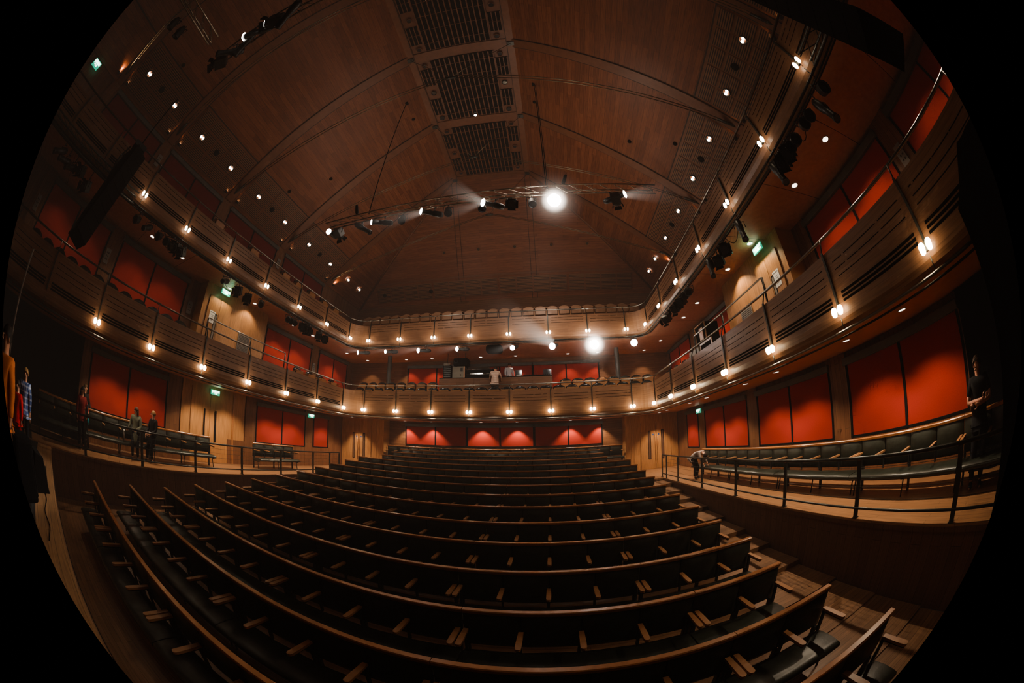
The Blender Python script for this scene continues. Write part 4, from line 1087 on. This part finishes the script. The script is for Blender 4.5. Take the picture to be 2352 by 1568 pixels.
def checked_cloth():
    m, nt, N, L, b = new_mat('checked_shirt')
    g = N.new('ShaderNodeNewGeometry'); s = N.new('ShaderNodeSeparateXYZ'); L.new(g.outputs['Position'], s.inputs[0])
    outs = []
    sm = N.new('ShaderNodeMath'); L.new(s.outputs[0], sm.inputs[0]); L.new(s.outputs[1], sm.inputs[1])
    for ax, per in (('X', .10), ('Z', .10)):
        d = N.new('ShaderNodeMath'); d.operation = 'DIVIDE'; d.inputs[1].default_value = per; L.new(s.outputs[2] if ax == 'Z' else sm.outputs[0], d.inputs[0])
        f = N.new('ShaderNodeMath'); f.operation = 'FRACT'; L.new(d.outputs[0], f.inputs[0])
        c = N.new('ShaderNodeMath'); c.operation = 'LESS_THAN'; c.inputs[1].default_value = .3; L.new(f.outputs[0], c.inputs[0]); outs.append(c.outputs[0])
    a = N.new('ShaderNodeMath'); a.operation = 'ADD'; L.new(outs[0], a.inputs[0]); L.new(outs[1], a.inputs[1])
    h = N.new('ShaderNodeMath'); h.operation = 'MULTIPLY'; h.inputs[1].default_value = .5; L.new(a.outputs[0], h.inputs[0])
    mx = N.new('ShaderNodeMix'); mx.data_type = 'RGBA'; mx.inputs[6].default_value = (.06, .11, .28, 1); mx.inputs[7].default_value = (.6, .65, .75, 1)
    L.new(h.outputs[0], mx.inputs[0]); L.new(mx.outputs[2], b.inputs['Base Color']); b.inputs['Roughness'].default_value = .8
    return m
def striped_cloth():
    m, nt, N, L, b = new_mat('striped_shirt')
    g = N.new('ShaderNodeNewGeometry'); s = N.new('ShaderNodeSeparateXYZ'); L.new(g.outputs['Position'], s.inputs[0])
    d = N.new('ShaderNodeMath'); d.operation = 'DIVIDE'; d.inputs[1].default_value = .055; L.new(s.outputs[2], d.inputs[0])
    f = N.new('ShaderNodeMath'); f.operation = 'FRACT'; L.new(d.outputs[0], f.inputs[0])
    c = N.new('ShaderNodeMath'); c.operation = 'LESS_THAN'; c.inputs[1].default_value = .35; L.new(f.outputs[0], c.inputs[0])
    mx = N.new('ShaderNodeMix'); mx.data_type = 'RGBA'; mx.inputs[6].default_value = (.62, .48, .38, 1); mx.inputs[7].default_value = (.36, .2, .15, 1)
    L.new(c.outputs[0], mx.inputs[0]); L.new(mx.outputs[2], b.inputs['Base Color']); b.inputs['Roughness'].default_value = .8
    return m

STAND = dict(pelvis=(0, 0, .95), spine=(0, .01, 1.13), chest=(0, .015, 1.33), neck=(0, .02, 1.47), head=(0, -.005, 1.60), top=(0, -.005, 1.69),
             shL=(-.17, .015, 1.40), elL=(-.215, .03, 1.13), wrL=(-.22, -.02, .89), haL=(-.22, -.035, .82),
             shR=(.17, .015, 1.40), elR=(.215, .03, 1.13), wrR=(.22, -.02, .89), haR=(.22, -.035, .82),
             hpL=(-.09, 0, .90), knL=(-.10, -.015, .50), anL=(-.10, .02, .09), toL=(-.115, -.12, .035),
             hpR=(.09, 0, .90), knR=(.10, -.015, .50), anR=(.10, .02, .09), toR=(.115, -.12, .035))

def person(label, loc, rotz, h=1.7, pose=None, skin=(.55, .30, .2), hair=(.05, .03, .02), shirt=(.1, .1, .1), trousers=(.02, .02, .025), shoes=(.02, .02, .02),
           shirt_mat=None, sleeve='long', longhair=False, coat=False, female=False, glasses=False, hairmat=None):
    J = dict(STAND); J.update(pose or {}); J = {k: Vector(v) * (h / 1.75) for k, v in J.items()}; sc = h / 1.75
    fl = .92 if female else 1
    def chain(keys, edges, rad, sub=1, root=0):
        return skin_faces([J[k] for k in keys], [(keys.index(a), keys.index(b)) for a, b in edges], [tuple(q * sc for q in (r if isinstance(r, tuple) else (r, r))) for r in rad], root, sub)
    keys = ['pelvis', 'spine', 'chest', 'neck', 'head', 'top', 'shL', 'elL', 'wrL', 'haL', 'shR', 'elR', 'wrR', 'haR', 'hpL', 'knL', 'anL', 'toL', 'hpR', 'knR', 'anR', 'toR']
    E_ = [('pelvis', 'spine'), ('spine', 'chest'), ('chest', 'neck'), ('neck', 'head'), ('head', 'top'), ('chest', 'shL'), ('shL', 'elL'), ('elL', 'wrL'), ('wrL', 'haL'), ('chest', 'shR'), ('shR', 'elR'), ('elR', 'wrR'), ('wrR', 'haR'),
          ('pelvis', 'hpL'), ('hpL', 'knL'), ('knL', 'anL'), ('anL', 'toL'), ('pelvis', 'hpR'), ('hpR', 'knR'), ('knR', 'anR'), ('anR', 'toR')]
    rad = [(.12, .09), (.11 * fl, .085), (.115 * fl, .08), .05, (.078, .092), (.055, .06), .062, .042, .028, (.036, .02), .062, .042, .028, (.036, .02), .085, .056, .036, .032, .085, .056, .036, .032]
    mb = MB(); vs, fs = chain(keys, E_, rad); mb.add(vs, fs, True)
    # hands: fingers and thumb
    hd = (J['top'] - J['neck']).normalized()
    for q, sg in (('L', -1), ('R', 1)):
        w, hh = J['wr' + q], J['ha' + q]; d = (hh - w).normalized(); sd = d.cross(Vector((0, 1, .2))).normalized()
        nrm = sd.cross(d)
        for k in range(4):
            o = hh + d * .02 * sc + sd * (.024 - .016 * k) * sc; l = (.068, .08, .074, .056)[k] * sc
            mb.tube([o, o + d * l * .5 + nrm * .006 * sc, o + d * l + nrm * .022 * sc], [.0088 * sc, .008 * sc, .006 * sc], 6)
        o = w + d * .03 * sc + sd * .026 * sc; mb.tube([o, o + sd * .03 * sc + d * .025 * sc, o + sd * .036 * sc + d * .06 * sc], [.011 * sc, .010 * sc, .007 * sc], 6)
    # face looks towards fd
    fd = Vector((pose or {}).get('look', (0, -1, 0))); fd = (fd - hd * fd.dot(hd)).normalized(); rt = hd.cross(fd)
    hc = J['head']
    mb.tube([hc + fd * .085 * sc + hd * .03 * sc, hc + fd * .112 * sc - hd * .005 * sc, hc + fd * .085 * sc - hd * .015 * sc], [.010 * sc, .015 * sc, .012 * sc], 6)
    for e in (-1, 1): mb.sphere(hc + rt * e * .086 * sc + hd * .0 * sc, .022 * sc, 8, 6, (.5, 1, 1.3))
    mb.mat(1)
    for e in (-1, 1): mb.sphere(hc + fd * .088 * sc + rt * e * .032 * sc + hd * .022 * sc, .011 * sc, 8, 5)
    mb.sphere(hc + fd * .086 * sc - hd * .045 * sc, .018 * sc, 8, 5, (1.3, .6, .35))
    me = mb.mesh('person', [pmat(skin, .55, 'skin'), pmat((.02, .015, .012), .4, 'eyes')])
    o = link('person', me, None, loc, label=label, cat='person'); o.rotation_euler.z = rotz
    # clothes
    def garment(name, keys, edges, rad, mat, root=0):
        vs, fs = chain(keys, edges, rad, 1, root); m = MB(); m.add(vs, fs, True); m.build(name, mat, o)
    e_arm = lambda q: J['sh' + q].lerp(J['el' + q], .75)
    ks = ['pelvis', 'spine', 'chest', 'colL', 'shL', 'shR']; J['colL'] = J['chest'].lerp(J['neck'], .8)
    es = [('pelvis', 'spine'), ('spine', 'chest'), ('chest', 'colL'), ('chest', 'shL'), ('chest', 'shR')]
    rs = [(.185, .145), (.152 * fl, .125), (.172 * fl, .142), (.078, .082), .086, .086]
    for q in 'LR':
        if sleeve == 'long':
            ks += ['el' + q, 'cu' + q]; J['cu' + q] = J['el' + q].lerp(J['wr' + q], .9); es += [('sh' + q, 'el' + q), ('el' + q, 'cu' + q)]; rs += [.060, .044]
        else:
            ks += ['cu' + q]; J['cu' + q] = e_arm(q); es += [('sh' + q, 'cu' + q)]; rs += [.062]
    if coat:
        ks.append('hem'); J['hem'] = J['pelvis'] + (J['pelvis'] - J['spine']).normalized() * .34 * sc + (J['knL'] - J['hpL'] + J['knR'] - J['hpR']) * .1; es.append(('pelvis', 'hem')); rs.append((.20, .155))
    else:
        ks.append('hem'); J['hem'] = J['pelvis'] + (J['pelvis'] - J['spine']).normalized() * .10 * sc; es.append(('pelvis', 'hem')); rs.append((.195, .148))
    garment('coat' if coat else 'shirt', ks, es, rs, shirt_mat or pmat(shirt))
    J['cfL'] = J['knL'].lerp(J['anL'], .96); J['cfR'] = J['knR'].lerp(J['anR'], .96)
    garment('trousers', ['pelvis', 'hpL', 'knL', 'cfL', 'hpR', 'knR', 'cfR'], [('pelvis', 'hpL'), ('hpL', 'knL'), ('knL', 'cfL'), ('pelvis', 'hpR'), ('hpR', 'knR'), ('knR', 'cfR')],
            [(.115, .09), .092, .075, .058, .092, .075, .058], pmat(trousers))
    for q in 'LR':
        vs, fs = chain(['an' + q, 'to' + q], [('an' + q, 'to' + q)], [.05, (.05, .04)]); m = MB(); m.add(vs, fs, True)
        m.build('shoe', pmat(shoes, .5, 'shoe'), o)
    # hair cap
    mb = MB(); B = Matrix((rt, fd, hd)).transposed()
    n, mm = 14, 7; rows = []
    for i in range(mm + 1):
        row = []
        for k in range(n + 1):
            a = 2 * PI * k / n; front = max(0, math.sin(a)); th = (PI * (.62 if not longhair else .66) - front * PI * .30) * i / mm
            p = Vector((math.cos(a) * math.sin(th) * .098, math.sin(a) * math.sin(th) * .108 - .006, math.cos(th) * .115 + .012)) * sc
            row.append(hc + B @ p)
        rows.append(row)
    mb.sweep(rows, smooth=True)
    if longhair:
        rows = []
        for i in range(6):
            z = .03 - .30 * i / 5; row = []
            for k in range(9):
                a = PI + PI * k / 8; wd = .102 + .025 * math.sin(PI * i / 5); row.append(hc + B @ (Vector((math.cos(a) * wd, math.sin(a) * .105 - .005, z)) * sc))
            rows.append(row)
        mb.sweep(rows, smooth=True)
    mb.build('hair', pmat(hair, .6, 'hair'), o)
    if glasses:
        mb = MB()
        for e in (-1, 1):
            c = hc + fd * .102 * sc + rt * e * .035 * sc + hd * .022 * sc
            mb.tube([c + (rt * math.cos(a) * .026 + hd * math.sin(a) * .02) * sc for a in [2 * PI * k / 10 for k in range(10)]], .003 * sc, 4, closed=True)
        mb.build('glasses', M['black'], o)
    return o

def people():
    # stage, far left
    MB().box(-3.4, -1.2, -2.6, -.68, 1.15, 1.35).build('stage_riser', M['stage'], label='low black stage riser under the man in the orange jumper', cat='stage riser')
    person('tall dark haired person in a burnt orange jumper, far left on the stage', (-2.0, -.98, 1.35), R(60), 1.86, dict(look=(-.2, -1, 0)), hair=(.02, .015, .012), shirt=(.62, .19, .055), trousers=(.012, .012, .014), skin=(.5, .25, .15))
    person('fair haired person in a blue checked shirt and dark trousers standing on the stage', (-5.42, -.92, 1.15), R(70), 1.60, dict(look=(.3, -1, 0)), hair=(.30, .16, .06), shirt_mat=checked_cloth(), trousers=(.008, .008, .01), skin=(.6, .32, .2))
    person('small person in bright red between the orange jumper and the checked shirt', (-4.95, -1.10, 1.15), R(60), 1.36, dict(look=(.3, -1, 0)), hair=(.02, .012, .01), shirt=(.55, .02, .015), trousers=(.42, .012, .012), female=True, skin=(.5, .28, .18))
    # left gallery
    person('person with bushy dark hair in a dark red jacket at the left gallery railing', (-8.05, 1.18, ZG), R(115), 1.62, dict(look=(0, -1, 0), elR=(.24, -.06, 1.15), wrR=(.18, -.26, 1.05), haR=(.16, -.33, 1.04), knL=(-.11, -.06, .5)),
           hair=(.012, .009, .008), shirt=(.20, .018, .018), trousers=(.012, .012, .014), longhair=True, female=True)
    t = thing('cloth_bag', 'turquoise cloth bag held by the person in the dark red jacket', 'bag', (-7.86, 1.42, 1.98)); MB().sphere((0, 0, -.02), .085, 10, 7, (.8, .6, 1.1)).build('body', pmat((.02, .30, .36)), t); MB().tube([(-.03, 0, .05), (-.08, -.03, .32), (-.05, -.02, .40)], .02, 6).build('strap', pmat((.02, .30, .36)), t)
    person('person in a dark coat resting a hand on the left gallery bench rail', (-9.15, 1.42, ZG), R(120), 1.68, dict(look=(.3, -1, 0), elL=(-.26, -.06, 1.15), wrL=(-.3, -.2, 1.05), haL=(-.32, -.27, 1.04), elR=(.22, -.08, 1.14), wrR=(.2, -.24, 1.04), haR=(.18, -.31, 1.03)), hair=(.10, .06, .03), shirt=(.02, .017, .016), coat=True)
    lean = dict(pelvis=(0, .02, .86), spine=(0, .05, 1.04), chest=(0, .06, 1.24), neck=(0, .06, 1.38), head=(0, .03, 1.51), top=(0, .03, 1.60), shL=(-.17, .06, 1.31), shR=(.17, .06, 1.31), hpL=(-.09, 0, .82), hpR=(.09, 0, .82),
                knL=(-.10, -.16, .48), anL=(-.10, -.20, .09), toL=(-.115, -.33, .035), knR=(.10, -.12, .47), anR=(.11, -.10, .09), toR=(.12, -.23, .035))
    person('woman with long dark hair in a grey green cardigan perched on the left gallery bench', (-8.22, 3.42, ZG), R(60), 1.63, dict(lean, look=(-.75, -1, 0), elL=(-.25, .05, 1.06), wrL=(-.30, -.10, .92), haL=(-.32, -.17, .90), elR=(.22, -.02, 1.03), wrR=(.08, -.24, .96), haR=(.02, -.28, .95)),
           hair=(.05, .025, .015), shirt=(.115, .12, .085), trousers=(.015, .015, .018), longhair=True, female=True, coat=True)
    person('short haired person with glasses and black coat beside the woman in grey green cardigan', (-8.12, 4.08, ZG), R(15), 1.66, dict(lean, look=(-.9, -1, 0), elL=(-.24, -.04, 1.03), wrL=(-.12, -.25, .84), haL=(-.06, -.30, .80), elR=(.24, .02, 1.04), wrR=(.16, -.22, .90), haR=(.10, -.28, .88)),
           hair=(.22, .12, .05), shirt=(.008, .008, .009), trousers=(.012, .012, .014), coat=True, glasses=True)
    t = thing('water_bottle', 'pale plastic water bottle standing on the left gallery bench beside the woman', 'bottle', (-8.35, 2.98, 1.625)); MB().lathe([(.001, 0), (.045, .002), (.047, .22), (.02, .29), (.02, .31)], 12).build('body', M['plate'], t); MB().lathe([(.024, .31), (.024, .345), (.001, .346)], 10).build('cap', M['white'], t)
    # right gallery
    person('person in black with folded bare arms standing at the dark end of the right gallery', (8.55, 1.12, ZG), R(-75), 1.84, dict(look=(-.6, -1, 0), elL=(-.26, -.04, 1.16), wrL=(.04, -.20, 1.17), haL=(.12, -.18, 1.19), elR=(.26, -.04, 1.15), wrR=(-.02, -.18, 1.13), haR=(-.10, -.19, 1.14)), shirt=(.008, .008, .009), sleeve='short', skin=(.48, .24, .17))
    bend = dict(pelvis=(0, .12, .90), spine=(0, -.02, 1.02), chest=(0, -.2, 1.08), neck=(0, -.33, 1.04), head=(0, -.42, .96), top=(0, -.50, .91), shL=(-.17, -.24, 1.08), elL=(-.2, -.34, .84), wrL=(-.17, -.44, .64), haL=(-.16, -.47, .58), shR=(.17, -.24, 1.08), elR=(.2, -.34, .84), wrR=(.17, -.44, .64), haR=(.16, -.47, .58), hpL=(-.09, .12, .86), hpR=(.09, .12, .86))
    person('person in a grey jacket bending over at the rear end of the right gallery bench', (8.02, 11.75, ZG), R(35), 1.62, dict(bend, look=(0, -.4, -1)), shirt=(.30, .25, .23), trousers=(.02, .018, .017), hair=(.03, .02, .015))
    # control desk
    fwd = dict(spine=(0, -.04, 1.12), chest=(0, -.10, 1.31), neck=(0, -.15, 1.44), head=(0, -.21, 1.55), top=(0, -.24, 1.63), shL=(-.17, -.11, 1.38), shR=(.17, -.11, 1.38), elL=(-.24, -.26, 1.16), wrL=(-.22, -.42, 1.06), haL=(-.20, -.5, 1.05), elR=(.26, -.26, 1.16), wrR=(.26, -.42, 1.06), haR=(.26, -.5, 1.05))
    person('person in a pale striped shirt seen from behind, leaning on the control desk', (.12, 15.74, 4.92), PI, 1.86, dict(fwd, look=(0, -1, -.3)), shirt_mat=striped_cloth(), trousers=(.05, .05, .05), hair=(.03, .02, .015), sleeve='short')
    person('person in a white shirt with head bent, sitting behind the control desk', (.66, 17.1, 5.55), R(25), 1.72, dict(lean, look=(.2, -1, -.5), head=(0, -.05, 1.47), top=(0, -.12, 1.54)), shirt=(.62, .6, .62), hair=(.02, .015, .012), skin=(.5, .2, .14))
people()

# ------------------------------------------------------------------ things on the stage
def stage_things():
    t = thing('monitor_wedge', 'black stage monitor wedge standing near the stage lip at left', 'speaker', (-3.8, -.50, 1.15), R(20))
    MB().prism([(-.24, -.2, 0), (-.24, .2, 0), (-.24, .14, .52), (-.24, -.06, .58)], (.48, 0, 0)).build('cabinet', M['blackm'], t, bevel=.01)
    MB().box(-.21, .21, .17, .19, .06, .40).build('grille', M['black'], t)
    MB().tube([(-3.62 + .5 * k / 6, -.36 + .03 * math.sin(k * .5), 1.16) for k in range(-3, 22)], .008, 5).build('cable', M['blackm'], label='thin black cable lying along the pale stage lip', cat='cable')
    t = thing('pole', 'tall thin pale pole standing on the dark stage behind the orange jumper', 'pole', (-7.0, -1.85, 1.15))
    MB().tube([(0, 0, 0), (0, 0, 3.8)], .035, 8).build('shaft', M['plate'], t); MB().lathe([(.001, .03), (.2, .02), (.22, 0)], 14).build('base', M['black'], t)
    for s, sn in ((-1, 'left'), (1, 'right')):
        mb = MB(); rows = []
        for k in range(60):
            y = SB + 1 + (9.15 + (.35 if s > 0 else 0)) * k / 59; off = .06 * math.sin(k * 1.9); rows.append([(s * (9.40 + off * .5), y, ZG), (s * (9.40 + off * .5), y, 4.08)])
        mb.sweep(rows, smooth=True); mb.build('stage_curtain', M['drape'], label='black pleated curtain along the %s wall beside the stage' % sn, cat='curtain')
    t = thing('loudspeaker', 'black rounded loudspeaker on the dark stage behind the wedge', 'speaker', (-2.55, -.72, 1.35), R(30))
    MB().box(-.22, .22, -.2, .2, 0, .75).build('cabinet', M['blackm'], t, bevel=.06); MB().box(-.18, .18, .2, .212, .08, .68).build('grille', M['black'], t)
    mb = MB(); mb.sweep([[(7.1 + .03 * math.sin(k * 1.7), -7 + 7.4 * k / 50, 1.16 if k < 46 else .02), (7.1 + .03 * math.sin(k * 1.7), -7 + 7.4 * k / 50, 4.9 - .5 * max(0, k - 46) / 4)] for k in range(51)], smooth=True)
    mb.build('dark_edge_sheet', M['drape'], label='black sheet added to darken the right edge beside the stage', cat='curtain')  # sheet added to imitate the dark falloff at the right edge
stage_things()

for s in (-1, 1):
    for y in (3.2, 7.6, 11.9, 15.6):
        point((s * 8.2, y, 6.0), 1.8, (1, .82, .62), .3, 'balcony_fill')  # unseen fill added to lift the upper balcony soffit
        point((s * 8.0, y, 2.2), .5 if y > 4 else .25, (1, .82, .62), .3, 'gallery_fill')  # unseen fill added in place of bounce under the lower soffit
for x in (-5, 0, 5): point((x, 15.6, 3.2), 9, (1, .82, .62), .3, 'rear_fill')  # unseen fill added to brighten the rear lower soffit
spot((-2.7, 7.5, 9.7), (-4.4, -1.1, 2.0), 1500, 22, (1, .93, .84), .6, .1, 'stage_light')  # added spot with no lantern of its own, brightening the people on stage
# emissive veil through the whole hall, added to lift the dark tones
hm = bpy.data.materials.new('hall_veil_glow'); hm.use_nodes = True; hn = hm.node_tree.nodes; hn.clear()
ho = hn.new('ShaderNodeOutputMaterial'); he = hn.new('ShaderNodeEmission'); he.inputs[0].default_value = (1, .74, .58, 1); he.inputs[1].default_value = .0008
hm.node_tree.links.new(he.outputs[0], ho.inputs['Volume'])
MB().box(-10.2, 10.2, SB - .6, YR + .7, -.6, 18.2).build('haze', hm, label='thin warm glowing haze veil added through the whole hall to lift dark tones', cat='haze', kind='stuff')
# unseen soft fill lights added around the truss to brighten the ceiling
for p, e in (((2.2, 8.2, 11.2), 120), ((-2.6, 8.6, 10.8), 48), ((2.6, 13.0, 9.8), 85), ((-2.4, 12.6, 9.6), 55), ((.6, 3.0, 11.0), 28), ((0, -2.5, 10.8), 9)):
    point(p, e * .8, (1, .84, .70), .5, 'ceiling_fill')

# ------------------------------------------------------------------ camera, world, render look
cam = bpy.data.cameras.new('camera'); co = bpy.data.objects.new('camera', cam); COL.objects.link(co); SC.camera = co
yaw, pitch, roll = R(6.09286), R(16.79773), R(-.65838)
co.matrix_world = Matrix.Translation((2.6432, 0, 3.10)) @ Matrix.Rotation(yaw, 4, 'Z') @ Matrix.Rotation(PI / 2 + pitch, 4, 'X') @ Matrix.Rotation(roll, 4, 'Z')
cam.type = 'PANO'; cam.sensor_width = 36; cam.sensor_fit = 'HORIZONTAL'; cam.clip_start = .05; cam.clip_end = 100
tgt = cam if hasattr(cam, 'panorama_type') else cam.cycles
tgt.panorama_type = 'FISHEYE_EQUISOLID'; tgt.fisheye_lens = 11.9632; tgt.fisheye_fov = R(194)
w = bpy.data.worlds.new('world'); SC.world = w; w.use_nodes = True
w.node_tree.nodes['Background'].inputs[0].default_value = (.02, .012, .008, 1)
w.node_tree.nodes['Background'].inputs[1].default_value = .3
SC.view_settings.view_transform = 'AgX'; SC.view_settings.look = 'AgX - Medium High Contrast'; SC.view_settings.exposure = .45
cy = SC.cycles
cy.use_denoising = True
try: cy.denoiser = 'OPENIMAGEDENOISE'
except Exception: pass
cy.max_bounces = 4; cy.diffuse_bounces = 2; cy.glossy_bounces = 2; cy.transmission_bounces = 2; cy.volume_bounces = 0
cy.sample_clamp_indirect = 4; cy.caustics_reflective = False; cy.caustics_refractive = False
cy.use_adaptive_sampling = True; cy.adaptive_threshold = .08; cy.adaptive_min_samples = 12
cy.volume_max_steps = 48
